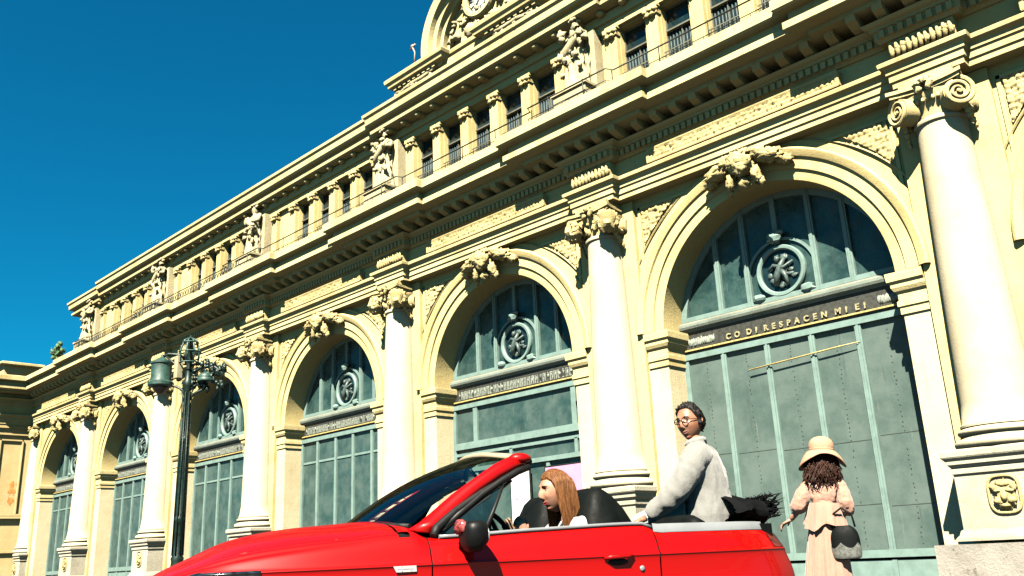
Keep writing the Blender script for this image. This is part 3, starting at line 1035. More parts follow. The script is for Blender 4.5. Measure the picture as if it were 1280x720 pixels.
mb.sweep([(2.62,15.2),(2.62,13.50),(.80,13.50),(.80,13.80),(-.80,13.80),(-.80,13.50),(-2.62,13.50),(-2.62,15.2)],cp)
mb.box(-2.60,2.60,13.82,15.2,13.1,13.38)
for i in range(9):
    for s in (-1,1): mb.box(*sorted((s*(.95+.20*i),s*(1.05+.20*i))),13.36,13.52,13.02,13.11)
mb.build('gable_cornice',M['trim'],gb)
mb=MB(); random.seed(21)
for s in (-1,1):
    for i in range(46):
        t=random.random(); x=s*(1.5+1.9*t); z=12.85+random.random()*(.75-.35*t)
        mb.blob((x*.80,13.50-.05*random.random(),12.80+(z-12.85)*.38),(.05+.07*random.random(),.07,.035+.05*random.random()),i+s,.4,4,9)
    mb.tube([(s*1.0,13.46,13.05),(s*1.5,13.44,12.95),(s*2.0,13.44,12.98),(s*2.5,13.46,12.88),(s*2.75,13.50,12.84)],[.05,.07,.06,.07,.05],9)
    for i in range(14):
        a=R(random.uniform(15,80)); r=random.uniform(.75,1.3)
        mb.blob((s*r*math.cos(a),14.2,13.95+r*math.sin(a)),(.07,.08,.06),i*3+s,.4,4,8)
for i in range(30):
    mb.blob((random.uniform(-1.3,1.3),14.12,random.uniform(12.9,13.55)),(.05+.09*random.random(),.09,.05+.07*random.random()),i+99,.4,4,9)
for i in range(16):
    mb.blob((random.uniform(-1.2,1.2),14.18,14.12+.12*random.random()),(.09,.12,.08),i+199,.4,4,9)
mb.blob((0,14.05,13.45),(.28,.18,.20),4,.3,4,14); mb.blob((-.2,14.0,13.95),(.16,.16,.22),41,.3,4,12)
mb.build('gable_carving',M['statue'],gb)
mb=MB(); mb.arc_sweep([(.44,14.24),(.44,14.12),(.50,14.08),(.58,14.08),(.62,14.14),(.62,14.25)],0,14.98,0,2*PI,40)
ck=mb.build('clock_rim',M['trim'],gb)
mb=MB(); n=36; mb.poly_y([(.44*math.cos(2*PI*i/n),14.98+.44*math.sin(2*PI*i/n)) for i in range(n)],14.20,14.24)
mb.build('clock_face',simple('clock_face_enamel',(.45,.47,.42),.4,var=.3,scale=9),ck)
mb=MB()
for i in range(12):
    a=2*PI*i/12; d=Vector((math.sin(a),0,math.cos(a)))
    mb.tube([Vector((0,14.19,14.98))+d*.30,Vector((0,14.19,14.98))+d*.40],.022,4)
mb.arc_sweep([(.41,14.19),(.44,14.19)],0,14.98,0,2*PI,36); mb.arc_sweep([(.26,14.195),(.28,14.195)],0,14.98,0,2*PI,36)
mb.tube([(0,14.18,14.98),(.06,14.18,15.20)],.02,5); mb.tube([(0,14.175,14.98),(-.20,14.175,14.72)],.016,5)
mb.build('clock_hands',M['iron'],ck)

# =================================================================== WING at the far end
mb=MB(); mb.box(XL-9,XL-.03,YWING+.03,30,0,9.9); mb.box(XL-9,XL-.03,YWING+.03,30,9.9,10.62)
part(mb,'wing_wall',M['wing'])
mb=MB()
mb.sweep([(XL+.1,14.3),(XL+.1,YWING-.1),(XL-9,YWING-.1)],[(-.1,10.60),(.03,10.60),(.08,10.64),(.08,10.72),(.03,10.76),(-.3,10.78)])
part(mb,'parapet_coping',M['trim'])
mb=MB()
# framed panel and string courses on the wing's return wall, running on round its front
for z0,z1,d in ((7.30,7.38,.05),(7.62,7.70,.06),(3.62,3.72,.06),(3.50,3.62,.10),(1.98,2.1,.06)):
    mb.sweep([(XL,14.5),(XL,YWING),(XL-9,YWING)],[(-.05,z0),(d,z0+.01),(d,z1-.01),(-.05,z1)])
for y in (YWING+.25,13.75): mb.box(XL-.05,XL+.04,y-.03,y+.03,3.72,7.1)
mb.box(XL-.05,XL+.04,YWING+.22,13.78,7.04,7.10)
part(mb,'wing_moulding',M['wing'])
mb=MB()
random.seed(4)
def fn(u,v):
    y=lerp(13.25,13.72,u); z=lerp(3.9,5.2,v)
    return Vector((XL-.024,y,z))
def keep(u,v):
    return fbm((u*3,v*5,1))+.9-2.6*math.hypot(u-.55,(v-.6)*.8)-.2 > 0
mb.grid(fn,22,44,keep=keep)
part(mb,'rust_stain',M['rust'])

# =================================================================== SETTING
g=MB(); g.box(-400,400,-400,400,-.5,0)
def asphalt(name,a,b,sc):
    m,nt,bs=newmat(name); v=posnode(nt)
    c=mixc(nt,ramp(nt,noisen(nt,v,sc,6,.7),.35,.65),a,b); nt.links.new(c,bs.inputs['Base Color']); bs.inputs['Roughness'].default_value=.85
    bumpn(nt,bs,noisen(nt,v,60,4,.7),.4,.01); return m
go=g.build('ground',asphalt('dark_paving_ground',(.06,.056,.05),(.045,.042,.038),2)); go['kind']='structure'
g=MB(); g.box(-60,20,10.2,14.6,0,.13); 
pv=g.build('pavement',asphalt('stone_pavement',(.11,.105,.095),(.08,.075,.068),3)); pv['kind']='structure'; bevel(pv,.015)
g=MB(); g.box(-60,30,-1.5,8.6,.0,.004)
rd=g.build('road',asphalt('road_asphalt',(.075,.073,.07),(.05,.05,.048),5)); rd['kind']='structure'

# plant rooted at the roof end
mb=MB(); random.seed(8)
for i in range(60):
    a=random.uniform(0,2*PI); r=random.random()*.55; h=random.uniform(.15,1.0)
    p=Vector((r*math.cos(a)*.5,r*math.sin(a)*.5,h*(1-r*.5)))
    mb.blob(p,(.07,.07,.11),i,.5,4,6,rot=Matrix.Rotation(a,3,'X'))
for i in range(7):
    a=i*.9; mb.tube([(0,0,0),(.12*math.cos(a),.12*math.sin(a),.4),(.3*math.cos(a),.3*math.sin(a),.75)],[.02,.014,.006],5)
pl=mb.build('ledge_plant',M['leaf'],None,(-41.9,13.5,9.97)); tag(pl,'small green plant growing on the balcony ledge at the far end of the building','plant')
mb=MB(); mb.tube([(0,0,0),(.02,0,.35),(-.08,0,.55)],[.02,.02,.025],6); mb.tube([(-.16,0,.52),(.04,0,.60)],.03,6); mb.blob((-.08,0,.58),(.07,.05,.05),1,.2,3,8)
an=mb.build('roof_aerial',simple('weathered_aerial_metal',(.35,.22,.16),.5),None,(-17.1,14.0,14.05)); tag(an,'short bent rusty rod standing on the left end of the clock gable','aerial')

# posters in the doorway behind the car
def poster(name,x0,x1,z0,z1,y,col,label,lines):
    rt=thing(name,label,'poster',((x0+x1)/2,y,z0))
    mb=MB(); w=(x1-x0)/2; h=z1-z0; mb.box(-w,w,-.02,.02,0,h); mb.build('poster_sheet',simple(name+'_paper',tuple(q*.62 for q in col),.6,var=.05),rt)
    mb=MB(); 
    for a,b,c,d in ((-w,w,-.02,0),(-w,w,h,h+.02),(-w-.02,-w,-.02,h+.02),(w,w+.02,-.02,h+.02)): mb.box(a,b,-.03,.02,c,d)
    mb.build('poster_frame',M['iron'],rt)
    if lines:
        mb=MB()
        for (a,b,c,d) in lines: mb.box(a*w,b*w,-.024,-.02,c*h,d*h)
        mb.build('poster_print',simple(name+'_ink',(.45,.10,.14),.6),rt)
poster('pink_poster',-13.75,-12.52,1.75,2.66,14.86,(.66,.33,.54),'plain pink poster in the green doorway behind the driver\'s head',None)
poster('white_poster',-14.85,-14.25,1.3,2.66,14.86,(.80,.78,.76),'tall white poster in the green doorway in front of the driver\'s face',[(-.5,-.35,.52,.56),(.1,.3,.30,.35)])
mb=MB(); 

# =================================================================== STREET LAMP
def lamp_post():
    t=thing('street_lamp','tall dark green cast iron street lamp with ornate head, behind the bonnet of the car','street lamp',(-15.46,7.25,0))
    mb=MB()
    mb.lathe([(0.246,0),(0.246,.10),(0.213,.14),(0.197,.30),(0.164,.36),(0.139,.60),(0.156,.64),(0.123,.70),(0.098,.95),(0.111,1.0),(0.086,1.05),(0.082,1.6),(0.098,1.63),(0.098,1.68),(0.078,1.72),(0.072,3.0),(0.086,3.03),(0.086,3.07),(0.066,3.10),(0.059,3.95),(0.082,4.0),(0.094,4.06),(0.066,4.12),(0.049,4.3),(0.041,4.75),(0.070,4.78),(0.025,4.86),(0.016,4.96)],16)
    for i in range(8):
        a=2*PI*i/8; mb.tube([(.098*math.cos(a),.098*math.sin(a),1.05),(.082*math.cos(a),.082*math.sin(a),3.9)],.012,4)
    mb.build('post',M['lampgreen'],t)
    # the drum lantern hangs on the side towards the far end of the building (image left)
    dv=Vector((-.70,-.714,0)); lf=Vector((-.714,-.70,0)).normalized()   # image-left in plan
    c=lf*.50
    mb=MB(); mb.lathe([(.20,4.02),(.225,4.04),(.225,4.09),(.19,4.11),(.18,4.13),(.18,4.42),(.20,4.44),(.20,4.47),(.10,4.52),(.03,4.57),(.02,4.62)],20,(c.x,c.y))
    mb.build('drum_lantern',M['verdigris'],t,angle=40)
    mb=MB(); mb.lathe([(.02,3.88),(.07,3.90),(.12,3.96),(.15,4.03)],16,(c.x,c.y)); mb.build('lantern_glass',simple('dark_lantern_bowl',(.05,.03,.02),.3),t)
    mb=MB()
    def P(l,z,o=0): return lf*l+Vector((dv.x,dv.y,0))*o+Vector((0,0,z))
    mb.tube([P(0,4.45),P(.2,4.60),P(.38,4.62),P(.50,4.58)],[.035,.03,.03,.02],7)
    mb.tube([P(0,4.15),P(.25,4.42),P(.45,4.60)],.022,6)
    for s,l,hh in ((1,.35,4.05),(-1,.55,4.15),(-1,.35,3.95)):
        pts=[]
        for i in range(22):
            q=i/21; a=-PI*.5+q*PI*2.2; r=.17*(1-q*.75)
            pts.append(P(s*(l*.55)+r*math.cos(a)*s,hh+.12+r*math.sin(a)))
        mb.tube([P(0,hh-.25),P(s*l*.3,hh-.1)]+pts,[.028]*2+[.026-.014*i/21 for i in range(22)],6)
    # second arm, image right
    mb.tube([P(0,4.2),P(-.25,4.36),P(-.48,4.34),P(-.62,4.22),P(-.62,4.10)],[.035,.032,.03,.025,.02],7)
    random.seed(33)
    for i in range(60):
        l=-random.random()*.66; z=4.0+random.random()*.5-abs(l)*.15
        mb.blob(P(l,z,random.uniform(-.1,.1)),(.035+.04*random.random(),.04,.03+.045*random.random()),i,.5,4,7)
    mb.build('scroll_arm',M['lampgreen'],t)
    mb=MB()
    # crown cage on top
    for i in range(8):
        a=2*PI*i/8; mb.tube([(.16*math.cos(a),.16*math.sin(a),4.42),(.18*math.cos(a),.18*math.sin(a),4.66),(.11*math.cos(a),.11*math.sin(a),4.86),(0,0,4.92)],.016,5)
    for z,r in ((4.44,.17),(4.64,.19),(4.82,.14)): mb.tube([(r*math.cos(2*PI*i/16),r*math.sin(2*PI*i/16),z) for i in range(16)],.014,5,closed=True)
    mb.build('crown_cage',M['verdigris'],t)
    mb=MB(); 
    c2=P(.19,4.38); mb.cbox((c2.x,c2.y,4.36),(.13,.13,.42)); o=mb.build('control_box',M['lampbox'],t); bevel(o,.015)
    mb=MB(); c3=P(-.32,4.03); mb.blob((c3.x,c3.y,4.16),(.13,.13,.09),1,.05,2,14); mb.lathe([(.15,4.07),(.155,4.10),(.10,4.20),(.03,4.26)],14,(c3.x,c3.y))
    mb.build('small_lantern',M['verdigris'],t)
    return t
lamp_post()

# =================================================================== CAR  (local: x tail->nose, y to the driver's side, z up)
CX,CY,CH=-3.6449,6.2386,R(248.433)
car=thing('convertible_car','red convertible car with its roof down, parked in front of the arches','car',(CX,CY,0),CH)
def car_world(x,y,z):
    c,s=math.cos(CH),math.sin(CH); return Vector((CX+c*x-s*y,CY+s*x+c*y,z))
def carpaint():
    m,nt,b=newmat('red_car_paint')
    b.inputs['Base Color'].default_value=(.30,.0008,.0008,1); b.inputs['Roughness'].default_value=.4; b.inputs['Specular IOR Level'].default_value=.2
    b.inputs['Coat Weight'].default_value=.4; b.inputs['Coat Roughness'].default_value=.03
    v=posnode(nt,obj=True); n=noisen(nt,v,900,2,.5); bumpn(nt,b,n,.02,.001)
    c=mixc(nt,ramp(nt,noisen(nt,v,6,5,.7),.5,.75,0,.25),(.27,.0004,.0003),(.24,.001,.001)); nt.links.new(c,b.inputs['Base Color'])
    return m
M['red']=carpaint()
M['chrome']=simple('satin_trim_metal',(.17,.185,.195),.35,metal=.15,var=.08)
M['blackplastic']=simple('black_car_plastic',(.0035,.004,.004),.5,spec=.18,var=.2)
M['rubber']=simple('black_rubber',(.004,.0045,.0045),.6,spec=.3)
M['leather']=simple('black_seat_leather',(.002,.003,.0028),.6,spec=.10,var=.3,bump=.15,obj=True)
M['seatglint']=simple('pale_grey_seat_highlight',(.13,.15,.15),.5)
M['beige']=simple('cream_lining_and_header_glare',(.26,.215,.14),.5)
M['canvas']=simple('black_soft_top_canvas',(.003,.0035,.004),.9,spec=.05,var=.3,bump=.3,obj=True)
HW=[(-.05,.14),(0,.25),(.06,.38),(.15,.545),(.30,.71),(.6,.845),(1.2,.89),(2.2,.895),(3.0,.89),(3.5,.875),(3.85,.825),(4.05,.755),(4.2,.665),(4.32,.52),(4.42,.34),(4.46,.18)]
TT=[(-.05,.84),(.1,.865),(.3,.878),(1.3,.882),(1.42,.885),(1.46,.915),(2.2,.90),(2.86,.88),(2.95,.915),(3.3,.892),(3.6,.866),(3.85,.832),(4.05,.782),(4.2,.735),(4.32,.675),(4.46,.62)]
CR=[(0,.02),(.5,.04),(2.9,.085),(3.14,.095),(3.6,.10),(3.86,.082),(4.06,.045),(4.3,.015),(4.46,.01)]
def tz(x,z):  # the tail leans forward with height
    return x-(.42*max(0,z-.58) if x<1.2 else 0)*smooth((1.2-x)/.6)
LV=9
def sec(x):
    T=interp(TT,x); zc=.75 if T>.80 else min(.75,T-.035)
    zb=.17+.08*smooth((.6-x)/.6)+.03*smooth((x-3.8)/.6)
    raw=[(-.10,zb),(-.03,.31),(0,.46),(-.004,.60),(.0,zc-.035),(.008,zc-.012),(-.004,zc),(-.035,lerp(zc,T,.55)),(-.060,T-.03),(-.085,T-.008),(-.13,T+.002)]
    out=[]
    for d,z in raw: out.append((max(.02,interp(HW,tz(x,z))+d),z))
    return out
NS=len(sec(1.0))
def side_patch(mb,xs,i0,i1,sgn,off=0,sub=4,cond=None):
    """strip of the body side between section levels"""
    def pt(x,t):
        s=sec(x); i=int(t); f=t-i
        if i>=NS-1: i=NS-2; f=1
        # smooth within the section (Catmull on index)
        p0=s[max(0,i-1)];p1=s[i];p2=s[i+1];p3=s[min(NS-1,i+2)]
        if i in (5,): return (lerp(p1[0],p2[0],f),lerp(p1[1],p2[1],f))
        def cr(a,b,c,d,t): return .5*((2*b)+(-a+c)*t+(2*a-5*b+4*c-d)*t*t+(-a+3*b-3*c+d)*t**3)
        return (cr(p0[0],p1[0],p2[0],p3[0],f),cr(p0[1],p1[1],p2[1],p3[1],f))
    n=(i1-i0)*sub; v=[];f=[]
    for x in xs:
        for j in range(int(n)+1):
            y,z=pt(x,i0+j*(i1-i0)/n); v.append((x,sgn*(y+off),z))
    m=int(n)+1
    for a in range(len(xs)-1):
        for j in range(int(n)):
            q=(a*m+j,(a+1)*m+j,(a+1)*m+j+1,a*m+j+1)
            c=[sum(v[k][w] for k in q)/4 for w in (0,2)]
            if cond and not cond(*c): continue
            f.append(q if sgn>0 else q[::-1])
    return mb.add(v,f,True)
def top_patch(mb,xs,u0=0,u1=1,n=24,off=0,ztop=None):
    v=[];f=[]
    for x in xs:
        s=sec(x)[-1]; cr=interp(CR,x)
        for j in range(n+1):
            y=lerp(-s[0],s[0],j/n); q=1-(y/s[0])**2
            v.append((x,y,s[1]+cr*q**.75+off))
    for a in range(len(xs)-1):
        for j in range(n): f.append((a*(n+1)+j,(a+1)*(n+1)+j,(a+1)*(n+1)+j+1,a*(n+1)+j+1))
    return mb.add(v,f,True)
def rng(a,b,st=.04):
    n=max(2,int(round((b-a)/st))); return [a+(b-a)*i/n for i in range(n+1)]
WH=[(.93,.30),(3.53,.30)]
def arch_ok(x,z):
    return all(math.hypot(x-wx,z-wz)>.275 for wx,wz in WH)
mb=MB()
for s in (1,-1):
    side_patch(mb,rng(2.872,4.46,.025),0,8,s,cond=arch_ok)
    side_patch(mb,rng(2.872,2.97,.03),8,10,s)
    side_patch(mb,rng(-.05,1.428,.025),0,10,s,cond=arch_ok)
    side_patch(mb,rng(1.428,2.872,.05),0,1,s)
top_patch(mb,rng(-.05,.34,.03)); top_patch(mb,rng(2.90,3.02,.03))
# closing caps at nose and tail
for x in (-.05,4.46):
    s=sec(x); pts=[(x,y,z) for y,z in s]+[(x,-y,z) for y,z in s[::-1]]; mb.add(pts,[list(range(len(pts)))])
body=mb.build('body',M['red'],car)
mb=MB()
for s in (1,-1): side_patch(mb,rng(3.035,4.44,.03),8.03,10,s)
top_patch(mb,rng(3.035,4.44,.04)); mb.build('bonnet',M['red'],car,weld=1e-4)
mb=MB(); top_patch(mb,rng(.345,.50,.03)); mb.build('boot_lid',M['red'],car)
# dark inner shell so shut lines read dark
mb=MB()
for s in (1,-1): side_patch(mb,rng(.02,4.40,.1),0,9,s,off=-.022,sub=1)
mb.box(.5,3.9,-.80,.80,.16,.2)
mb.build('inner_shell',M['blackplastic'],car)
for s in (1,-1):
    mb=MB(); side_patch(mb,rng(1.438,2.864,.05),1.02,10,s)
    d=mb.build('door',M['red'],car)
    mb=MB(); y=interp(HW,2)+.0
    # recess bowl and pull handle
    mb.blob((1.725,s*(y-.012),.705),(.085,.022,.026),1,0,1,16); mb.build('handle_recess',M['blackplastic'],d)
    mb=MB(); mb.tube([(1.82,s*(y+.006),.728),(1.78,s*(y+.028),.733),(1.68,s*(y+.030),.735),(1.625,s*(y+.008),.732)],[.010,.014,.014,.010],8); mb.build('handle',M['red'],d)
    mb=MB(); mb.blob((1.565,s*(y+.001),.66),(.017,.008,.017),1,0,1,12); mb.build('lock_cylinder',M['chrome'],d)
    # silver belt strip
    mb=MB(); P=[]
    for x in rng(1.43,2.80,.07):
        q=sec(x)[-2]; P.append((x,s*(q[0]+.004),q[1]+.012))
    mb.tube(P,.012,6); mb.build('belt_strip',M['chrome'],d)
    # front quarter pane in its black frame
    mb=MB()
    out=[(2.83,.80,.885),(2.80,.775,.93),(2.67,.715,1.02),(2.48,.675,1.13),(2.25,.625,1.245)]
    mb.tube([(x,s*yy,z) for x,yy,z in out],[.022,.026,.024,.022,.016],8)
    inn=[(2.77,.775,.915),(2.62,.715,1.0),(2.44,.675,1.10),(2.27,.63,1.20)]
    mb.tube([(x,s*yy,z) for x,yy,z in inn],[.008,.014,.014,.008],6)
    mb.tube([(2.50,s*.745,.905),(2.42,s*.70,1.03),(2.34,s*.66,1.17)],[.014,.012,.010],6)
    mb.build('window_seal',M['rubber'],d)
    mb=MB(); mb.add([(2.78,s*.77,.90),(2.50,s*.745,.905),(2.34,s*.66,1.17)],[(0,1,2)]); mb.build('quarter_pane',M['winglass'],d)
    # door card inside
    mb=MB(); mb.box(1.46,2.80,*sorted((s*.74,s*.78)),.35,.88); mb.build('door_card',M['blackplastic'],d)
    # mirror
    mb=MB()
    vv=[];ff=[]
    for i,(zz,rx_,ry_) in enumerate(((.79,.02,.04),(.80,.045,.075),(.83,.066,.10),(.87,.078,.115),(.915,.080,.118),(.945,.074,.112),(.962,.055,.09),(.966,.02,.04))):
        for q in range(20):
            a=2*PI*q/20; ca,sa=math.cos(a),math.sin(a)
            vv.append((2.66+.9*rx_*math.copysign(abs(ca)**.75,ca),s*(.975+.88*ry_*math.copysign(abs(sa)**.75,sa)),.80+(zz-.80)*.94))
    for i in range(7):
        for q in range(20): ff.append((i*20+q,i*20+(q+1)%20,i*20+20+(q+1)%20,i*20+20+q))
    ff.append(list(range(20))[::-1]); ff.append([140+q for q in range(20)]); mb.add(vv,ff,True)
    mb.tube([(2.62,s*.80,.88),(2.65,s*.90,.87)],[.03,.04],8)
    mr=mb.build('door_mirror',M['blackplastic'],d)
    mb=MB(); mb.blob((2.596,s*.975,.880),(.012,.080,.055),1,0,1,16); mb.build('mirror_glass',M['chrome'],mr)
    mb=MB(); mb.blob((2.722,s*.955,.925),(.034,.075,.040),2,.2,5,16); mb.build('indicator_lens',simple('lens_with_red_reflection',(.20,.04,.035),.2,var=.9,scale=60,coat=1,obj=True),mr)  # red and white reflection put into the lens colour
# silver trim along the rear quarters
for s in (1,-1):
    mb=MB(); v=[];f=[]
    xs=rng(.50,1.425,.06)
    for x in xs:
        q=sec(x)[-3]; y=q[0]-.01
        v += [(x,s*(y+.004),q[1]+.012),(x,s*(y-.006),q[1]+.062),(x,s*(y-.05),q[1]+.066)]
    for i in range(len(xs)-1):
        for j in range(2): f.append((3*i+j,3*i+3+j,3*i+4+j,3*i+1+j))
    mb.add(v,f,True); mb.build('rear_belt_trim',M['chrome'],car)
# windscreen frame
up=[(2.96,.725,.925),(2.88,.70,.965),(2.66,.665,1.127),(2.50,.64,1.225),(2.375,.615,1.300),(2.27,.59,1.345),(2.19,.565,1.362)]
lo=[(2.84,.79,.905),(2.765,.755,.945),(2.62,.71,1.045),(2.49,.68,1.135),(2.35,.655,1.215),(2.24,.635,1.268),(2.15,.60,1.295)]
for s in (1,-1):
    mb=MB(); v=[];f=[]
    for (a,b) in zip(up,lo):
        A=Vector((a[0],s*a[1],a[2]));Bq=Vector((b[0],s*b[1],b[2]));mid=(A+Bq)/2+Vector((.01,s*.022,.012))
        v += [A,mid,Bq,Bq-Vector((0,s*.03,.0)),A-Vector((0,s*.04,.01))]
    for i in range(len(up)-1):
        for j in range(5): f.append((5*i+j,5*i+5+j,5*i+5+(j+1)%5,5*i+(j+1)%5))
    f.append([0,1,2,3,4]); f.append([5*(len(up)-1)+j for j in range(5)])
    mb.add(v,f,True); o=mb.build('windscreen_pillar',M['red'],car)
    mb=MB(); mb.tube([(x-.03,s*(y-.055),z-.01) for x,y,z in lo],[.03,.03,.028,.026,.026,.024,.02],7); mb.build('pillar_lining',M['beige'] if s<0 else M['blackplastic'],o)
    if s>0:
        mb=MB(); mb.tube([(x-.012,s*(y+.002),z-.012) for x,y,z in lo[1:]],[.020]*6,8); mb.build('pillar_seal',M['rubber'],o)
def hdr(t,dx=0,dz=0):
    y=lerp(.57,-.57,t); q=1-(y/.57)**2
    return Vector((2.20+.11*q+dx,y,1.350+.070*q+dz))
mb=MB(); v=[];f=[]
n=18
for i in range(n+1):
    t=i/n
    v += [hdr(t,.03,-.012),hdr(t,.0,.008),hdr(t,-.06,.006),hdr(t,-.085,-.015),hdr(t,-.06,-.04),hdr(t,.0,-.035)]
for i in range(n):
    for j in range(6): f.append((6*i+j,6*i+6+j,6*i+6+(j+1)%6,6*i+(j+1)%6))
mb.add(v,f,True); hd=mb.build('windscreen_header',M['beige'],car)  # pale reflection along the header painted in as cream colour
mb=MB(); mb.tube([hdr(i/n,-.088,-.03) for i in range(n+1)],.02,6); mb.build('header_seal',M['rubber'],hd)
# red cap at the near top corner
mb=MB()
for s in (1,-1):
    mb.blob((2.185,s*.575,1.338),(.075,.055,.035),1,.03,2,14)
mb.build('header_corner',M['red'],hd)
def glassmat():
    m=bpy.data.materials.new('tinted_windscreen'); m.use_nodes=True; nt=m.node_tree; nt.nodes.clear()
    o=nt.nodes.new('ShaderNodeOutputMaterial'); t=nt.nodes.new('ShaderNodeBsdfTransparent'); t.inputs[0].default_value=(.60,.72,.64,1)
    g=nt.nodes.new('ShaderNodeBsdfGlossy'); g.inputs['Roughness'].default_value=.02; g.inputs[0].default_value=(.9,.95,.9,1)
    fr=nt.nodes.new('ShaderNodeFresnel'); fr.inputs[0].default_value=1.5
    mx=nt.nodes.new('ShaderNodeMixShader'); nt.links.new(fr.outputs[0],mx.inputs[0]); nt.links.new(t.outputs[0],mx.inputs[1]); nt.links.new(g.outputs[0],mx.inputs[2])
    nt.links.new(mx.outputs[0],o.inputs[0]); return m
M['screen']=glassmat()
def scr(u,v):
    y=lerp(.69,-.69,u); q=1-(y/.69)**2
    b=Vector((2.93+.22*q,y,.945+.035*q)); t=hdr(u,.015,-.015)
    p=b.lerp(t,v); bul=.045*math.sin(PI*v)
    return p+Vector((bul*.5,0,bul*.9))
mb=MB(); mb.grid(scr,30,14); mb.build('windscreen',M['screen'],car)
mb=MB(); mb.tube([scr(i/20,0)+Vector((.0,0,.004)) for i in range(21)],.016,6)
mb.tube([(3.13,.15,.985),(3.02,-.1,1.02),(2.93,-.45,1.03)],.008,5); mb.build('cowl_seal',M['rubber'],car)
# paper lying behind the screen
mb=MB(); mb.add([(2.66,.35,1.01),(2.50,.10,1.06),(2.32,.14,1.10),(2.46,.42,1.05)],[(0,1,2,3)]); mb.build('folded_map',simple('pale_paper',(.30,.34,.36),.6),car)
# dashboard, wheel, tub
mb=MB(); mb.grid(lambda u,v: Vector((lerp(2.92,2.42,v),lerp(-.68,.68,u),.93-.02*v+.035*math.sin(PI*v)+.01*math.cos(5*u))),20,8)
mb.box(2.40,2.46,-.68,.68,.45,.92); mb.box(2.38,2.55,.20,.55,.88,.99)
mb.build('dashboard',M['blackplastic'],car)
mb=MB(); c=Vector((2.24,.37,.86)); ax=Vector((-.88,0,.47)).normalized(); sx=Vector((0,1,0)); sy=ax.cross(sx)
mb.tube([c+(sx*math.cos(2*PI*i/28)+sy*math.sin(2*PI*i/28))*.185 for i in range(28)],.016,8,closed=True)
mb.blob(c-ax*.02,(.05,.07,.06),1,.05,1,12)
for a in (0,PI,-PI/2): mb.tube([c,c+(sx*math.cos(a)+sy*math.sin(a))*.18],.015,6)
mb.build('steering_wheel',M['blackplastic'],car)
mb=MB(); mb.tube([(2.30,0,1.335),(2.24,0,1.27)],.012,6); mb.cbox((2.22,0,1.25),(.03,.22,.065)); o=mb.build('rear_view_mirror',M['blackplastic'],car)
mb=MB(); mb.box(.75,2.45,-.74,.74,.30,.34); mb.box(.60,.78,-.74,.74,.3,.86); mb.box(.42,.62,-.70,.70,.60,.90)
mb.build('cabin_floor',M['leather'],car)
def seat(y,w,prof,name,grey=False,col='leather'):
    mb=MB(); nn=10; v=[];f=[]; k=len(prof)
    cx=sum(p[0] for p in prof)/k; cz=sum(p[1] for p in prof)/k
    for j in range(nn+1):
        t=2*j/nn-1; sc=(1-abs(t)**4*.28)
        for (x,z) in prof:
            top=smooth((z-.9)/.35); ww=w*(1-.42*top)
            v.append((cx+(x-cx)*sc,y+ww*t,cz+(z-cz)*(1-abs(t)**5*.12)))
    for j in range(nn):
        for i in range(k): f.append((j*k+i,(j+1)*k+i,(j+1)*k+(i+1)%k,j*k+(i+1)%k))
    f.append(list(range(k))); f.append([nn*k+i for i in range(k)][::-1]); mb.add(v,f,True)
    mb.box(prof[0][0]-.1,prof[0][0]+.5,y-w,y+w,.36,.54)
    o=mb.build(name,M[col],car)
    if grey:
        mb=MB()
        for a,b in zip(*[iter([])]*2): pass
        P=[(1.63,1.172),(1.58,1.167),(1.52,1.125),(1.46,1.045)]
        vv=[];ff=[]
        for (x,z) in P: 
            vv += [(x-.0,y+w*.36,z-.012),(x-.02,y-w*.30,z+.008)]
        for i in range(3): ff.append((2*i,2*i+2,2*i+3,2*i+1))
        mb.add(vv,ff,True); mb.build('seat_highlight',M['seatglint'],o)  # highlight on the seat shoulder, painted as a pale grey strip
    return o
P1=[(1.84,.45),(1.80,.80),(1.76,1.0),(1.72,1.06),(1.69,1.13),(1.65,1.165),(1.59,1.165),(1.52,1.12),(1.45,1.03),(1.39,.92),(1.36,.75),(1.34,.45)]
seat(.37,.27,P1,'front_seat',True); seat(-.37,.27,P1,'front_seat',True)
P2=[(1.10,.4),(1.02,.8),(.99,.95),(.93,.98),(.87,.95),(.84,.4)]
seat(.33,.30,P2,'rear_seat'); seat(-.33,.30,P2,'rear_seat')
# folded soft top: gathered canvas with fraying folds
mb=MB(); random.seed(3)
def fold(u,v):
    a=2*PI*v
    x=lerp(.56,.22,u); 
    yy=.10+.46*math.cos(a)*(.9+.1*math.sin(7*u)); zz=1.0+.095*math.sin(a)*(1+.2*math.sin(9*u+a))
    n=fbm((x*9,yy*2.5,zz*16),3)
    return Vector((x+.02*n,yy,zz+.022*n+.012*math.sin(5*a+x*20)))
mb.grid(fold,40,40)
for i in range(320):
    y=random.uniform(.0,.56); z=random.uniform(.93,1.09); L=random.uniform(.02,.085); up_=random.uniform(.0,.9)
    mb.tube([(.27,y,z),(.27-L*.6,y+random.uniform(-.03,.03),z+L*.4*up_),(.27-L,y+random.uniform(-.05,.05),z+L*.9*up_)],[.005,.004,.0015],4)
mb.build('folded_soft_top',M['canvas'],car)
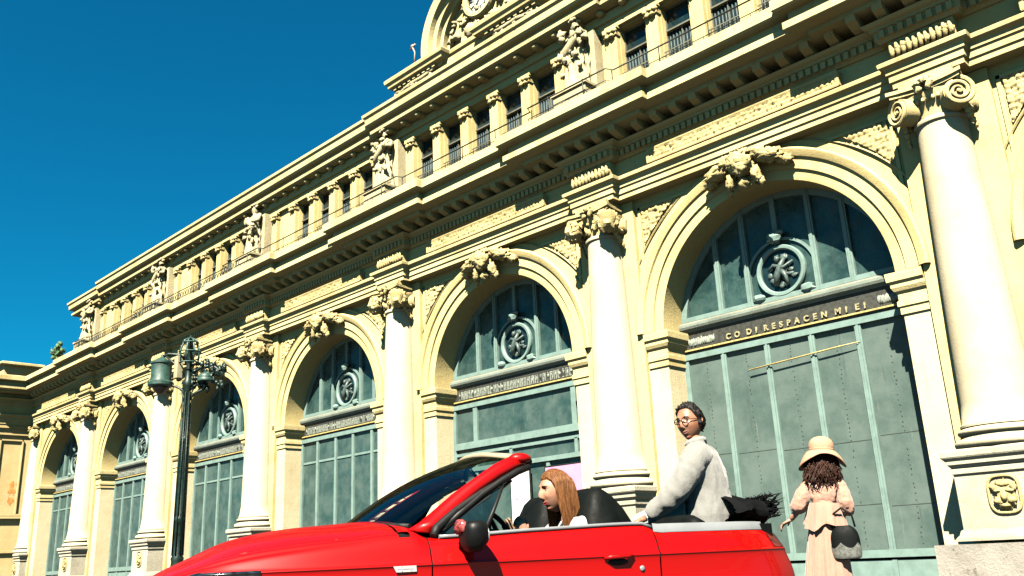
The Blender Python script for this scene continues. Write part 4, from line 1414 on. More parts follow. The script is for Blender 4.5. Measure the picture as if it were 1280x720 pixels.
# lights, badge
def surf_patch(name,xs,i0,i1,mat,off=.004,parent=None,s=1,cond=None):
    mb=MB(); side_patch(mb,xs,i0,i1,s,off=off,sub=6,cond=cond); return mb.build(name,mat,parent or car)
hlm=simple('dark_headlamp_glass',(.008,.013,.016),.1,var=.9,scale=22,coat=1,obj=True)
for s in (1,-1):
    surf_patch('headlight',rng(3.76,4.40,.02),4.1,6.3,hlm,s=s,cond=lambda x,z: z>.615+.09*(4.25-x) and z<.748-.3*max(0,x-4.15))
    surf_patch('tail_light',rng(.14,.50,.01),5.9,8.2,simple('red_tail_lens',(.10,.006,.006),.15,var=.95,scale=30,coat=1,obj=True),s=s,off=.006,cond=lambda x,z: z<.835 and z>.70 and x<.50-(.835-z)*.3)
mb=MB(); mb.add([(3.087,.897,.737),(2.960,.897,.737),(2.958,.897,.706),(3.070,.897,.706),(3.087,.899,.737),(2.960,.899,.737),(2.958,.899,.706),(3.070,.899,.706)],[(0,1,2,3),(4,7,6,5),(0,4,5,1),(1,5,6,2),(2,6,7,3),(3,7,4,0)])
bd=mb.build('fender_badge',simple('bright_badge',(.34,.34,.34),.35),car)
mb=MB(); mb.box(2.975,3.065,.8992,.9004,.720,.7235); mb.box(3.035,3.042,.8992,.9006,.709,.733); mb.box(2.985,2.990,.8992,.9006,.712,.732); mb.build('badge_marks',simple('grey_badge_print',(.25,.26,.28),.5),bd)
# wheels
for wx,wz in WH:
    for s in (1,-1):
        Mx=Matrix.Translation((wx,s*.78,.30))@Matrix.Rotation(-s*PI/2,4,'X')
        mb=MB(); mb.lathe([(.20,-.10),(.28,-.11),(.297,-.08),(.30,0),(.297,.08),(.28,.10),(.20,.10)],32,M=Mx,caps=False); ty=mb.build('wheel',M['rubber'],car)
        mb=MB(); mb.lathe([(.20,-.1),(.20,.09),(.19,.10),(.18,.06)],32,M=Mx,caps=False); mb.lathe([(.05,.04),(.05,.085),(0.001,.09)],16,M=Mx)
        for i in range(5):
            a=2*PI*i/5; mb.tube([(.03*math.cos(a),.03*math.sin(a),.075),(.2*math.cos(a),.2*math.sin(a),.07)],[.035,.022],6,M=Mx)
        mb.build('rim',M['chrome'],ty)

# =================================================================== PEOPLE
def skinmat(name,col,scale=30):
    m,nt,b=newmat(name); v=posnode(nt,obj=True)
    c=mixc(nt,ramp(nt,noisen(nt,v,scale,4,.6),.4,.65),col,(col[0]*1.0,col[1]*.80,col[2]*.75)); nt.links.new(c,b.inputs['Base Color'])
    b.inputs['Roughness'].default_value=.45; b.inputs['Subsurface Weight'].default_value=.08; b.inputs['Subsurface Radius'].default_value=(.02,.008,.004); return m
def cloth(name,col,var=.10,bump=.4,scale=8):
    m,nt,b=newmat(name); v=posnode(nt,obj=True)
    c=mixc(nt,ramp(nt,noisen(nt,v,scale,5,.6),.35,.7),col,tuple(x*(1-var) for x in col)); nt.links.new(c,b.inputs['Base Color'])
    b.inputs['Roughness'].default_value=.85; b.inputs['Sheen Weight'].default_value=.15
    h=noisen(nt,posnode(nt,(1,1,.45),obj=True),22,5,.6); bumpn(nt,b,h,bump,.03); return m
def hairmat(name,a,bc):
    m,nt,b=newmat(name); v=posnode(nt,(1,1,.12),obj=True)
    c=mixc(nt,ramp(nt,noisen(nt,v,90,4,.6),.3,.7),a,bc); nt.links.new(c,b.inputs['Base Color']); b.inputs['Roughness'].default_value=.55; b.inputs['Specular IOR Level'].default_value=.22
    bumpn(nt,b,noisen(nt,v,160,3,.6),.5,.006); return m
def G(x,m,s): return math.exp(-((x-m)/s)**2)
def head_pt(d, f=1., fem=0):
    """d unit vector (faces -Y) -> surface point"""
    x=d.x*.073; y=d.y*.094; z=d.z*.116
    t=max(0,-z)/.116
    x*=1-(.34+.06*fem)*t**1.4; 
    if y<0: y*=1-.10*t**2
    else: y*=1-.30*t**1.2
    if y<0:
        fr=smooth(-y/.07)
        # flatten the face
        y=-(abs(y)**1.0)*(1-.10*fr*G(x,0,.05))
        nz=-.024
        y-= fr*(.021*G(x,0,.0115)*max(0,1-abs((z+.026)/.018)**2 if z<-.026 else 1-((z+.026)/.050)**2 if z<.024 else 0))
        y-= fr*.006*(G(x,.014,.008)+G(x,-.014,.008))*G(z,-.036,.010)
        y+= fr*.013*(G(x,.031,.015)+G(x,-.031,.015))*G(z,.010,.012)
        y-= fr*.007*(G(abs(x),.030,.020))*G(z,.032,.010)
        y-= fr*.005*G(abs(x),.042,.016)*G(z,-.022,.02)
        y-= fr*.007*G(x,0,.024)*G(z,-.058,.006)
        y-= fr*.007*G(x,0,.020)*G(z,-.071,.006)
        y+= fr*.004*G(x,0,.022)*G(z,-.0645,.0028)
        y+= fr*.005*G(x,0,.025)*G(z,-.082,.006)
        y-= fr*.014*G(x,0,.024)*G(z,-.100,.014)
    return Vector((x,y,z))
def face_y(x,z,fem=0):
    # y of the face surface at (x,z), by marching over directions
    best=None
    lo_=Vector((x/.073,-.9,z/.116))
    for it in range(30):
        d=lo_.normalized(); p=head_pt(d,fem=fem); lo_.x+= (x-p.x)/.073*.6; lo_.z+=(z-p.z)/.116*.6
    return head_pt(lo_.normalized(),fem=fem).y
def head_grid(fn,nu=64,nv=52):
    v=[];f=[]
    for j in range(1,nv):
        th=PI*j/nv
        for i in range(nu):
            ph=2*PI*i/nu; d=Vector((math.sin(th)*math.cos(ph),math.sin(th)*math.sin(ph),math.cos(th)))
            v.append(fn(d))
    v.append(fn(Vector((0,0,1)))); v.append(fn(Vector((0,0,-1))))
    for j in range(nv-2):
        for i in range(nu): f.append((j*nu+i,(j+1)*nu+i,(j+1)*nu+(i+1)%nu,j*nu+(i+1)%nu))
    for i in range(nu):
        f.append((len(v)-2,i,(i+1)%nu)); f.append((len(v)-1,(nv-2)*nu+(i+1)%nu,(nv-2)*nu+i))
    return v,f
def add_head(mb,Mx,fem=0):
    v,f=head_grid(lambda d: head_pt(d,fem=fem)); mb.add(v,f,True,Mx)
    for s in (-1,1):
        mb.add(*ear(s),True,Mx)
def ear(s):
    t=MB(); t.blob((s*.074,.008,-.004),(.009,.018,.030),2,.12,3,12); t.tube([(s*.076,.0,-.02),(s*.084,.016,-.008),(s*.085,.022,.012),(s*.080,.012,.024),(s*.076,-.002,.018)],[.005,.006,.006,.006,.004],6)
    return t.v,t.f
def face_parts(root,Mx,eyecol,browcol,lipcol,smile=1,teeth=False,brow=True,fem=0):
    mb=MB(); ey=face_y(.030,.010,fem)
    for s in (-1,1): mb.blob((s*.030,ey+.0065,.010),(.0125,.0105,.0085),1,0,1,14,M=Mx)
    mb.build('eye',simple('eye_white',(.26,.24,.22),.2),root)
    mb=MB()
    for s in (-1,1): mb.blob((s*.030,ey-.0025,.0095),(.0055,.0035,.0058),1,0,1,12,M=Mx)
    mb.build('iris',simple('iris_dark',eyecol,.2),root)
    mb=MB()
    for s in (-1,1):
        mb.tube([(s*a_,face_y(a_,b_,fem)-.0005,b_) for a_,b_ in ((.014,.028),(.028,.034),(.042,.031),(.050,.025))],[.0025,.0036,.003,.0012],6,M=Mx)
        mb.tube([(s*.018,ey-.001,.014),(s*.030,ey-.0045,.0185),(s*.043,ey+.002,.013)],[.0012,.0018,.0012],5,M=Mx)
    mb.build('eyebrow',simple('eyebrow',browcol,.7),root)
    mb=MB()
    def lip(z0,th,dz):
        pts=[];rr=[]
        for i in range(9):
            t=i/4-1; x=.024*t; zz=z0+smile*.006*t*t+dz*(1-t*t); pts.append((x,face_y(x,zz,fem)+.001,zz)); rr.append(th*(1-.75*abs(t)**1.5)+.0006)
        mb.tube(pts,rr,8,M=Mx)
    lip(-.0605,.0042,.0); lip(-.0690,.0050,-.001)
    mb.build('lips',simple('lip_colour',lipcol,.35),root)
    if teeth:
        mb=MB(); mb.tube([(x_,face_y(x_,-.0650,fem)-.0012,-.0650+.08*abs(x_)*.9) for x_ in (.016,.008,0,-.008,-.016)],[.0014,.0022,.0026,.0022,.0014],8,M=Mx); mb.build('teeth',simple('teeth_white',(.32,.31,.28),.3),root)
def hair_cap(mb,Mx,inside,thick=.014,amp=.006,seed=0,fem=0,freq=14):
    """head copy pushed out where inside(d)>0, tucked under the skin elsewhere"""
    def fn(d):
        p=head_pt(d,fem=fem); k=smooth(inside(d)); n=d.normalized()
        h=thick+amp*noise.noise(Vector((d.x*freq,d.y*freq,d.z*4+seed)))*2
        return p+n*(lerp(-.012,h,k))
    v,f=head_grid(fn,72,56); mb.add(v,f,True,Mx)
def hand(mb,o,d,nrm,size=1.,curl=.5,side=1,thumb_in=.5):
    """palm + five fingers; o wrist, d finger direction, nrm back-of-hand normal"""
    d=Vector(d).normalized(); nrm=Vector(nrm); nrm=(nrm-d*nrm.dot(d)).normalized(); w=d.cross(nrm)*side; o=Vector(o)
    def rot(a): return d*math.cos(a)-nrm*math.sin(a)
    # palm
    v=[];f=[]
    for i,(t,hw,th) in enumerate(((-.012,.026,.020),(.02,.034,.018),(.06,.041,.015),(.09,.040,.012))):
        c=o+d*t*size
        for q in range(12):
            a=2*PI*q/12; v.append(c+w*hw*size*math.cos(a)+nrm*th*size*math.sin(a))
    for i in range(3):
        for q in range(12): f.append((i*12+q,i*12+(q+1)%12,i*12+12+(q+1)%12,i*12+12+q))
    f.append(list(range(12))[::-1]); f.append([36+q for q in range(12)]); mb.add(v,f,True)
    for k,(off,L) in enumerate(((.029,.070),(.010,.080),(-.010,.075),(-.028,.060))):
        c=curl*(.8+.12*k); p=o+d*.084*size+w*off*size; pts=[p-d*.02*size,p]; a=0
        for seg,fr in enumerate((.45,.30,.25)):
            a+=c*(.55,.75,.5)[seg]*1.3; dd=rot(a)+w*off*.9; p=p+dd.normalized()*L*fr*size; pts.append(p)
        mb.tube(pts,[.0095*size,.0095*size,.0085*size,.0075*size,.0055*size],8)
        mb.blob(pts[-1],(.0058*size,)*3,1,0,1,8)
    p=o+d*.022*size+w*.030*size
    t1=(d*.65+w*.75-nrm*thumb_in*.5).normalized(); t2=(d*.9+w*.25-nrm*thumb_in).normalized()
    mb.tube([o+d*.01*size+w*.012*size,p,p+t1*.036*size,p+(t1*.036+t2*.030)*size],[.014*size,.0125*size,.0105*size,.007*size],8)
def folds(me_or_mb,amp,sc,seed=0,stretch=(1,1,1)):
    mb=me_or_mb; 
    # vertex normals
    n=[Vector((0,0,0)) for _ in mb.v]
    for fc in mb.f:
        a,b,c=mb.v[fc[0]],mb.v[fc[1]],mb.v[fc[2]]; q=(b-a).cross(c-a)
        for i in fc: n[i]+=q
    for i,v in enumerate(mb.v):
        if n[i].length>0:
            p=Vector((v.x*stretch[0],v.y*stretch[1],v.z*stretch[2]))*sc+Vector((seed,0,0))
            r=1-abs(noise.noise(p))*2.2; r2=1-abs(noise.noise(p*2.1))*2
            mb.v[i]=v+n[i].normalized()*amp*(r*.7+r2*.4-.4)
def head_matrix(pos,yaw,pitch=0,tilt=0):
    """yaw: world heading the face looks to (radians, 0 = +X)"""
    return Matrix.Translation(pos)@Matrix.Rotation(yaw+PI/2,4,'Z')@Matrix.Rotation(pitch,4,'X')@Matrix.Rotation(tilt,4,'Y')

skinA=skinmat('light_skin',(.33,.18,.12)); skinB=skinmat('tan_skin',(.25,.125,.075)); skinC=skinmat('pale_skin',(.34,.20,.14))
# ---------------- driver
dpos=car_world(1.74,.37,.62)
drv=thing('person','long-haired woman in a white top smiling at the wheel of the red car','person',dpos)
def rel(root_pos):
    return lambda x,y,z: car_world(x,y,z)-root_pos
L=rel(dpos)
J={'pel':(L(1.72,.37,.56),.13),'wai':(L(1.71,.37,.72),.115),'che':(L(1.73,.37,.90),.125),'nb':(L(1.76,.37,1.02),.052),'nt':(L(1.80,.37,1.10),.047),
   'sl':(L(1.75,.53,.95),.052),'sr':(L(1.75,.21,.95),.052),'el':(L(1.93,.58,.78),.042),'er':(L(1.93,.17,.78),.042),'hl':(L(2.12,.48,.90),.026),'hr':(L(2.12,.26,.90),.026),
   'kl':(L(2.15,.47,.58),.075),'kr':(L(2.15,.27,.58),.075),'fl':(L(2.38,.45,.36),.045),'fr':(L(2.38,.29,.36),.045)}
E_=[('pel','wai'),('wai','che'),('che','nb'),('nb','nt'),('che','sl'),('che','sr'),('sl','el'),('sr','er'),('el','hl'),('er','hr'),('pel','kl'),('pel','kr'),('kl','fl'),('kr','fr')]
mb=MB(); mesh_into(mb,skin_mesh(J,E_,'pel',2))
fwd=Vector((math.cos(CH),math.sin(CH),0)); lft=Vector((-math.sin(CH),math.cos(CH),0))
HM=head_matrix(L(1.855,.37,1.155),CH-R(2),R(4),R(0))@Matrix.Scale(1.13,4)
add_head(mb,HM,1)
for s,k in ((1,'hl'),(-1,'hr')): hand(mb,J[k][0],fwd*.5+Vector((0,0,.8)),fwd*-.3+lft*s,.9,1.2,s)
mb.build('body',skinA,drv)
face_parts(drv,HM,(.03,.02,.015),(.10,.05,.025),(.22,.025,.035),1.2,True,fem=1)
hm=hairmat('auburn_hair',(.15,.062,.020),(.055,.020,.006))
mb=MB()
hair_cap(mb,HM,lambda d: (d.z-.42+ (.9*max(0,d.y)+ .9*max(0,d.y+.15)) + .55*max(0,abs(d.x)-.55))/.25,.009,.004,1,1)
random.seed(12)
for i in range(420):
    sd=random.choice((-1,1)); u=random.random()        # start on the parting, run round the side and down
    par=R(lerp(-48,55,u)); p0=Vector((sd*.006,-.098*math.sin(-par)*-1 if False else .090*math.sin(par),.112*math.cos(par)+.010))
    yb=lerp(-.022,.085,u)+random.uniform(-.008,.008)
    ln=random.uniform(.20,.33); w1=random.uniform(0,6); pts=[]
    for k in range(10):
        t=k/9
        if t<.4:
            q=t/.4; ang=q*PI*.5
            x=sd*(.006+.080*math.sin(ang)); z=lerp(p0.z,.01,1-math.cos(ang)); y=lerp(p0.y,yb,q)
        else:
            q=(t-.4)/.6; x=sd*(.080+.012*random.random()*0+.008*math.sin(q*PI)+.006*math.sin(w1*3)-.030*q*(1 if yb>.03 else .3)); z=.01-ln*q; y=yb+.030*q+.006*math.sin(w1+q*6)
        pts.append(Vector((x+.003*math.sin(w1+t*8),y,z)))
    mb.tube(pts,[.005]+[.0068]*6+[.006,.004,.002],4,M=HM)
mb.build('long_hair',hm,drv)
mb=MB()
Js={'wai':(L(1.71,.37,.66),.14),'che':(L(1.725,.37,.885),.138),'nb':(L(1.75,.37,.985),.075),'sl':(L(1.75,.53,.945),.066),'sr':(L(1.75,.21,.945),.066),'el':(L(1.86,.565,.85),.058),'er':(L(1.86,.18,.85),.058)}
mesh_into(mb,skin_mesh(Js,[('wai','che'),('che','nb'),('che','sl'),('che','sr'),('sl','el'),('sr','er')],'wai',3)); folds(mb,.012,9,2)
mb.build('white_top',cloth('white_cotton',(.34,.34,.34)),drv)
mb=MB(); mb.tube([L(1.90,.44,.80),L(1.865,.43,.92),L(1.80,.44,1.00),L(1.70,.46,1.05)],.009,6); mb.build('dark_piping',M['rubber'],drv)

# ---------------- man on the rear deck
mpos=car_world(.62,.12,.90)
man=thing('person','dark-haired man with glasses in a pale grey shirt on the back of the red car','person',mpos)
L=rel(mpos)
TF=CH-R(48)      # torso heading: turned to the far side, back to the camera
tf=Vector((math.cos(TF),math.sin(TF),0)); tl=Vector((-math.sin(TF),math.cos(TF),0))
def T(f,l,z,b=Vector((0,0,0))): return b+tf*f+tl*l+Vector((0,0,z))
base=car_world(.56,.16,0)-Vector((mpos.x,mpos.y,0)); base.z=-mpos.z
def Tm(f,l,z): return base+tf*f+tl*l+Vector((0,0,z))
J={'pel':(Tm(0,0,.95),.11),'wai':(Tm(-.01,0,1.07),.10),'che':(Tm(.0,0,1.24),.11),'nb':(Tm(.02,0,1.40),.060),'nt':(Tm(.035,0,1.48),.054),
   'sl':(Tm(.0,.14,1.33),.045),'sr':(Tm(.0,-.14,1.33),.045),'el':(Tm(.11,.235,1.125),.038),'er':(Tm(.16,-.22,1.14),.042),'hl':(Tm(.31,.245,.975),.025),'hr':(Tm(.34,-.1,1.05),.027),
   'kl':(Tm(.42,.12,.95),.080),'kr':(Tm(.42,-.13,.95),.080),'fl':(Tm(.50,.12,.60),.045),'fr':(Tm(.50,-.13,.60),.045)}
mb=MB(); mesh_into(mb,skin_mesh(J,E_,'pel',2))
HM=head_matrix(Tm(.05,.0,1.55),CH+R(20),R(2),R(-3))
add_head(mb,HM)
hand(mb,Tm(.33,.25,.965),tf*.9+Vector((0,0,-.35)),Vector((0,0,1)),1.,.35,-1)
hand(mb,Tm(.35,-.09,1.04),tf+Vector((0,0,-.5)),Vector((0,0,1)),1.,.6,1)
mb.build('body',skinB,man)
face_parts(man,HM,(.02,.012,.01),(.015,.012,.01),(.15,.05,.042),1.3,True)
mb=MB()
def in_man(d):
    front=smooth((-d.y-.1)/.5)
    return (d.z-(.60*front) + .62*max(0,d.y) + .12*abs(d.x)*0 + (.35 if d.y>-.12 and abs(d.x)>.6 else 0))/.18 - .35
hair_cap(mb,HM,in_man,.016,.010,5,0,11)
mb.build('short_hair',hairmat('black_hair',(.007,.005,.004),(.003,.002,.002)),man)
mb=MB()
for s in (-1,1):
    c=Vector((s*.031,-.098,.008)); mb.tube([c+Vector((.021*math.cos(2*PI*i/18),.006*abs(math.cos(2*PI*i/18))*(1 if math.cos(2*PI*i/18)*s>0 else 0),.015*math.sin(2*PI*i/18))) for i in range(18)],.0030,5,M=HM,closed=True)
    mb.tube([(s*.052,-.094,.012),(s*.072,-.05,.013),(s*.079,-.0,.012),(s*.080,.02,.0)],.0024,5,M=HM)
mb.tube([(-.010,-.099,.011),(0,-.103,.014),(.010,-.099,.011)],.002,5,M=HM)
mb.build('glasses',simple('dark_spectacle_frame',(.008,.005,.004),.5,spec=.15),man)
rings=[(.90,.135,.185,-.01),(.97,.145,.185,-.015),(1.04,.135,.175,-.02),(1.12,.125,.172,-.02),(1.20,.125,.18,-.015),(1.27,.120,.188,-.005),(1.32,.105,.182,.0),(1.355,.090,.145,.008),(1.385,.075,.100,.014),(1.41,.064,.070,.02),(1.435,.060,.062,.022)]
def torso(u,v):
    q=v*(len(rings)-1); i=min(len(rings)-2,int(q)); t=q-i
    z,rx,ry,cx=[lerp(rings[i][k],rings[i+1][k],t) for k in range(4)]
    a_=2*PI*u; ca,sa=math.cos(a_),math.sin(a_)
    return Tm(cx+rx*math.copysign(abs(ca)**.85,ca),ry*math.copysign(abs(sa)**.85,sa),z)
mb=MB(); mb.grid(torso,90,80)
def sleeve(pts,rr,sd_):
    P=[Vector(p) for p in pts]; n=60
    def pos(t):
        q=t*(len(P)-1); i=min(len(P)-2,int(q)); f=q-i; p0=P[max(0,i-1)];p1=P[i];p2=P[i+1];p3=P[min(len(P)-1,i+2)]
        return .5*((2*p1)+(p2-p0)*f+(2*p0-5*p1+4*p2-p3)*f*f+(3*p1-p0-3*p2+p3)*f**3)
    pl=[pos(i/n) for i in range(n+1)]
    rl=[]
    for i in range(n+1):
        q=i/n*(len(rr)-1); k=min(len(rr)-2,int(q)); rl.append(lerp(rr[k],rr[k+1],q-k)*(1+.022*math.sin(i*.7+sd_+math.sin(i*.31)*2)*(1 if i>12 else 0)))
    mb.tube(pl,rl,28)
sleeve([Tm(.0,.06,1.33),Tm(.0,.150,1.305),Tm(.045,.205,1.22),Tm(.11,.235,1.125),Tm(.205,.24,1.05),Tm(.295,.245,.988)],[.090,.090,.080,.072,.064,.046],1)
sleeve([Tm(.0,-.06,1.33),Tm(.0,-.150,1.305),Tm(.07,-.20,1.22),Tm(.16,-.22,1.13),Tm(.25,-.17,1.09),Tm(.33,-.11,1.05)],[.085,.083,.070,.062,.056,.040],3)
folds(mb,.009,7,3,(1.8,1.8,.45)); folds(mb,.004,20,5,(1.6,1.6,.35))
mb.build('shirt',cloth('pale_grey_linen',(.150,.152,.142),.08,.35),man)
mb=MB(); mb.tube([Tm(.050*math.cos(2*PI*i/16)+.025,.052*math.sin(2*PI*i/16),1.425+.012*math.cos(2*PI*i/16)*-1) for i in range(16)],.022,8,closed=True); mb.build('shirt_collar',cloth('pale_grey_collar',(.17,.17,.16)),man)
Jt={'pel':(Tm(-.02,0,.92),.15),'kl':(Tm(.42,.12,.94),.10),'kr':(Tm(.42,-.13,.94),.10),'fl':(Tm(.50,.12,.62),.075),'fr':(Tm(.50,-.13,.62),.075)}
mb=MB(); mesh_into(mb,skin_mesh(Jt,[('pel','kl'),('pel','kr'),('kl','fl'),('kr','fr')],'pel',3)); folds(mb,.012,8,7)
mb.build('trousers',cloth('pale_blue_grey_trousers',(.17,.21,.195)),man)

man.scale=(1.16,1.16,1.16)
# ---------------- woman in the hat
wpos=Vector((-3.62,7.42,0))
wo=thing('person','woman in straw hat and long pale pink dress, her back turned, behind the red car','person',wpos)
FA=R(90+44.4-22)   # faces the building
ff=Vector((math.cos(FA),math.sin(FA),0)); fl=Vector((-math.sin(FA),math.cos(FA),0))
def Wp(f,l,z): return ff*f+fl*l+Vector((0,0,z))
J={'pel':(Wp(0,0,.86),(.14,.11)),'wai':(Wp(0,0,1.0),(.105,.085)),'che':(Wp(0,0,1.18),(.125,.095)),'nb':(Wp(.01,0,1.30),.05),'nt':(Wp(.02,0,1.38),.045),
   'sl':(Wp(0,.155,1.25),.048),'sr':(Wp(0,-.155,1.25),.048),'el':(Wp(-.03,.20,1.04),.034),'er':(Wp(-.02,-.18,1.02),.034),'hl':(Wp(.05,.29,.94),.024),'hr':(Wp(.15,-.10,.97),.024),
   'kl':(Wp(.02,.08,.46),.062),'kr':(Wp(.02,-.08,.46),.062),'fl':(Wp(0,.09,.08),.04),'fr':(Wp(0,-.09,.08),.04),'tl':(Wp(.13,.10,.03),.032),'tr':(Wp(.13,-.10,.03),.032)}
mb=MB(); mesh_into(mb,skin_mesh(J,E_+[('fl','tl'),('fr','tr')],'pel',2))
HM=head_matrix(Wp(.04,0,1.465),FA,R(6),0)
add_head(mb,HM,1)
hand(mb,J['hl'][0],Wp(.1,.6,-.35),Vector((0,0,1)),.85,.5,1); hand(mb,J['hr'][0],Wp(.5,-.1,-.35),Vector((0,0,1)),.85,.9,-1)
mb.build('body',skinC,wo)
face_parts(wo,HM,(.03,.02,.015),(.05,.03,.02),(.4,.1,.1))
mb=MB(); random.seed(9)
hair_cap(mb,HM,lambda d:(-.25-d.z*.4+1.2*max(0,d.y+.1))/.2,.006,.003,3,1)
for i in range(420):
    ph=random.uniform(-.05,1.05)*PI; th=random.uniform(1.05,1.5)
    d=Vector((math.cos(ph)*math.sin(th),math.sin(ph)*math.sin(th),math.cos(th))); p0=head_pt(d,fem=1)*1.1
    ln=random.uniform(.15,.30); ox=Vector((d.x,max(.2,d.y),0)).normalized(); w1=random.uniform(0,6); pts=[p0]; am=random.uniform(.010,.022)
    for k in range(1,10):
        t=k/9; z=p0.z-ln*t; rad=.080+.045*t+.02*math.sin(w1*5)*t
        pts.append(Vector((ox.x*rad*1.1+am*math.sin(w1+t*11),ox.y*rad+.012+am*math.cos(w1+t*9),z)))
    mb.tube(pts,[.006]+[.0062]*6+[.005,.004,.002],4,M=HM)
mb.build('wavy_hair',hairmat('brown_wavy_hair',(.040,.013,.006),(.010,.004,.002)),wo)
# hat: round crown, soft drooping brim
mb=MB(); HT=head_matrix(Wp(.035,0,1.540),FA,R(4),R(0))@Matrix.Scale(.92,4)
mb.lathe([(.108,-.03),(.114,.0),(.116,.03),(.110,.06),(.094,.088),(.066,.108),(.035,.118),(.001,.121)],32,M=HT,caps=False)
def brim(u,v):
    a=2*PI*u; r=lerp(.110,.215,v); dr=-.050*v**1.3-.085*v*v*(.5+.5*math.cos(2*a))-.05*v*v*max(0,math.cos(a))+.012*math.sin(3*a+1)*v
    return Vector((r*math.cos(a),r*math.sin(a)*.95,-.018+dr))
mb.grid(brim,56,8,M=HT); 
o=mb.build('straw_hat',simple('straw_weave',(.36,.205,.125),.8,var=.15,scale=60,bump=.5,obj=True),wo)
sd_=o.modifiers.new('s','SOLIDIFY'); sd_.thickness=.006; bake(o)
mb=MB(); mb.lathe([(.1125,-.022),(.1155,-.018),(.1165,-.006),(.1150,.0)],32,M=HT,caps=False); mb.build('hat_band',simple('hat_ribbon',(.33,.20,.115),.7),o)
# dress: bodice with loose cape sleeves and peplum, long skirt
pk=cloth('pale_pink_cotton',(.29,.155,.112),.06,.3)
def skirt(u,v):
    a=2*PI*u; z=lerp(.99,.10,v)
    r=lerp(.118,.215,v**.75); fo=.016*v*math.sin(a*11+2*v)+.010*v*math.sin(a*19)
    return Wp((r*.82+fo)*math.sin(a),(r+fo)*math.cos(a),z)
mb=MB(); mb.grid(skirt,110,40); mb.build('skirt',pk,wo)
Jb={'low':(Wp(0,0,1.0),(.125,.10)),'che':(Wp(0,0,1.17),(.135,.105)),'nb':(Wp(0,0,1.275),.075),'sl':(Wp(0,.135,1.245),.062),'sr':(Wp(0,-.135,1.245),.062),'el':(Wp(-.03,.195,1.08),.072),'er':(Wp(-.02,-.175,1.07),.072),'wl':(Wp(.01,.235,.99),.07),'wr':(Wp(.04,-.165,.98),.065)}
mb=MB(); mesh_into(mb,skin_mesh(Jb,[('low','che'),('che','nb'),('che','sl'),('che','sr'),('sl','el'),('sr','er'),('el','wl'),('er','wr')],'low',4)); folds(mb,.014,9,9,(1.3,1.3,.5)); folds(mb,.006,20,1)
mb.build('bodice',pk,wo)
def peplum(u,v):
    a=2*PI*u; z=lerp(1.08,.875,v)+.030*v*math.sin(a*3+1)+.012*v*math.sin(a*7)
    r=lerp(.125,.172,v**.8)+.014*v*math.sin(a*9)+.006*v*math.sin(a*21)
    return Wp(r*.9*math.sin(a),r*math.cos(a),z)
mb=MB(); mb.grid(peplum,90,14); mb.build('peplum',pk,wo)
mb=MB(); mb.tube([Wp(.112*math.sin(2*PI*i/24),.13*math.cos(2*PI*i/24),1.005) for i in range(24)],.012,6,closed=True); mb.build('belt',cloth('pale_belt',(.34,.30,.23)),wo)
# she leans a little, weight on one hip
_p=Vector((wpos.x,wpos.y,1.5)); _v=Vector((-.70,.714,0)).normalized()
_m=Matrix.Translation(_p)@Matrix.Rotation(R(4.5),4,_v)@Matrix.Translation(-_p)@Matrix.Translation(wpos)
wo.rotation_euler=_m.to_euler(); wo.location=_m.translation
# handbag hanging from her arm
bp=wpos+Wp(-.14,-.10,.62)
bag=thing('handbag','black and silver handbag hanging from the arm of the woman in the hat','handbag',bp)
def bagf(zlo,zhi,off=0):
    def fn(u,v):
        a=2*PI*u; z=lerp(zlo,zhi,v); t=(z+.0)/.26
        w=.115*math.sqrt(max(.0,1-abs(2*t-.85)**3.2*.42))*(1 if t>.06 else .80+t*3.3)+off
        return (fl*w*math.cos(a)+ff*(w*.42)*math.sin(a)+Vector((0,0,z)))
    return fn
mb=MB(); mb.grid(bagf(.0,.27),36,14); mb.add([bagf(0,.27)(i/36,0) for i in range(36)],[list(range(36))]); mb.add([bagf(0,.27)(i/36,1) for i in range(36)],[list(range(36))])
mb.build('bag_body',M['leather'],bag)
mb=MB(); g_=bagf(.008,.15,.003)
def sil(u,v):
    a=2*PI*u; top=.135-.045*abs(math.sin(a*2.5)); p=bagf(.008,max(.02,top),.003)(u,v); return p
mb.grid(sil,60,10); mb.build('silver_panel',simple('silvery_scales',(.16,.165,.15),.3,metal=.5,var=.4,scale=40,obj=True),bag)
mb=MB(); mb.tube([fl*.09+Vector((0,0,.255)),fl*.075+Vector((0,0,.36)),fl*.0+Vector((0,0,.41)),fl*-.075+Vector((0,0,.36)),fl*-.09+Vector((0,0,.255))],.009,6); mb.build('bag_handle',M['leather'],bag)

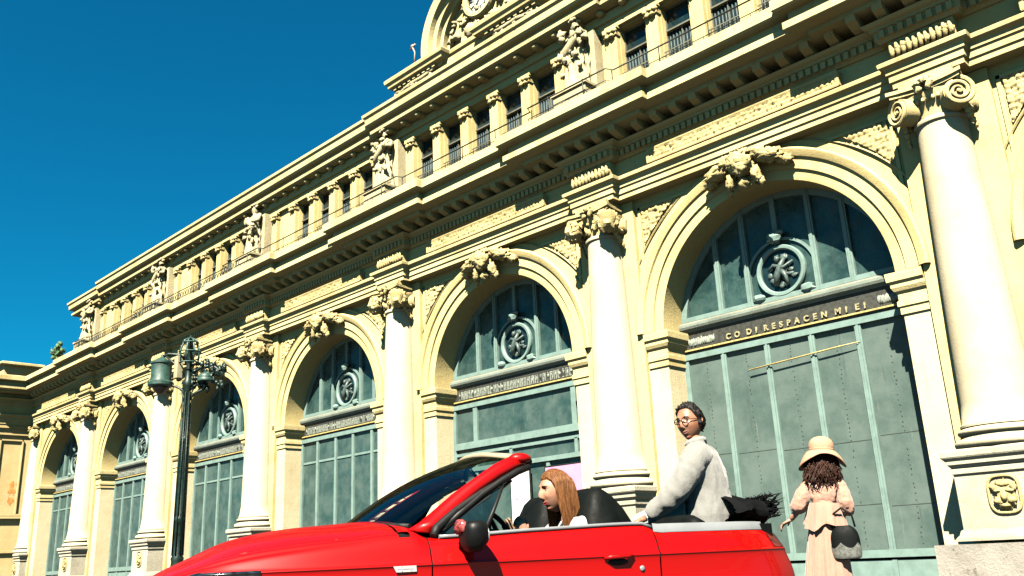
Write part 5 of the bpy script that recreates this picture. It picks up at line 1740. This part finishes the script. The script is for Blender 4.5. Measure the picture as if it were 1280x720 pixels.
# =================================================================== LIGHT, SKY, CAMERA
w=bpy.data.worlds.new('World'); scene.world=w; w.use_nodes=True
nt=w.node_tree; bg=nt.nodes['Background']
sky=nt.nodes.new('ShaderNodeTexSky'); sky.sky_type='NISHITA'; sky.sun_disc=False
sd=Vector((.26,-.5,.64)).normalized()
sky.sun_elevation=math.asin(sd.z)
sky.sun_rotation=math.atan2(sd.x,sd.y)
sky.air_density=1.0; sky.dust_density=.3; sky.ozone_density=3.0
SKY_TINT=(.009,.262,.325)
mx=nt.nodes.new('ShaderNodeMix'); mx.data_type='RGBA'; mx.blend_type='MULTIPLY'; mx.inputs[0].default_value=1
nt.links.new(sky.outputs[0],mx.inputs[6]); mx.inputs[7].default_value=(*SKY_TINT,1)
nt.links.new(mx.outputs[2],bg.inputs['Color']); bg.inputs['Strength'].default_value=.05
ld=bpy.data.lights.new('sun','SUN'); ld.energy=5; ld.angle=R(.5); ld.color=(1,.91,.76)
lo=bpy.data.objects.new('sun',ld); COL.objects.link(lo); lo.rotation_euler=sd.to_track_quat('Z','Y').to_euler(); lo.location=(5,-20,30)
f,yaw,pitch,roll=1116.27,R(44.389),R(16.8315),R(-2.6294)
fw=Vector((-math.sin(yaw)*math.cos(pitch),math.cos(yaw)*math.cos(pitch),math.sin(pitch)))
r0=Vector((math.cos(yaw),math.sin(yaw),0)); u0=r0.cross(fw)
rt=r0*math.cos(roll)+u0*math.sin(roll); uu=-r0*math.sin(roll)+u0*math.cos(roll)
cam=bpy.data.cameras.new('camera'); co=bpy.data.objects.new('camera',cam); COL.objects.link(co)
m=Matrix((( rt.x,uu.x,-fw.x,0),(rt.y,uu.y,-fw.y,0),(rt.z,uu.z,-fw.z,.75),(0,0,0,1))); co.matrix_world=m
cam.sensor_width=36; cam.lens=36*f/1280; cam.clip_end=2000; cam.clip_start=.05
scene.camera=co
scene.view_settings.view_transform='Standard'; scene.view_settings.look='None'
scene.view_settings.exposure=2.88; scene.view_settings.gamma=1
scene.cycles.max_bounces=8; scene.cycles.sample_clamp_indirect=.007; scene.cycles.diffuse_bounces=1
# every surface darkened evenly so shade stays deep under the raised exposure
ALBEDO_SCALE=.60
for m_ in bpy.data.materials:
    if not m_.use_nodes: continue
    b_=m_.node_tree.nodes.get('Principled BSDF')
    if not b_: continue
    inp=b_.inputs['Base Color']
    if inp.is_linked:
        src=inp.links[0].from_socket
        q=m_.node_tree.nodes.new('ShaderNodeMix'); q.data_type='RGBA'; q.blend_type='MULTIPLY'; q.inputs[0].default_value=1
        q.inputs[7].default_value=(ALBEDO_SCALE,ALBEDO_SCALE,ALBEDO_SCALE,1); m_.node_tree.links.new(src,q.inputs[6]); m_.node_tree.links.new(q.outputs[2],inp)
    else:
        c_=inp.default_value; inp.default_value=(c_[0]*ALBEDO_SCALE,c_[1]*ALBEDO_SCALE,c_[2]*ALBEDO_SCALE,1)
    b_.inputs['Specular IOR Level'].default_value*=.6
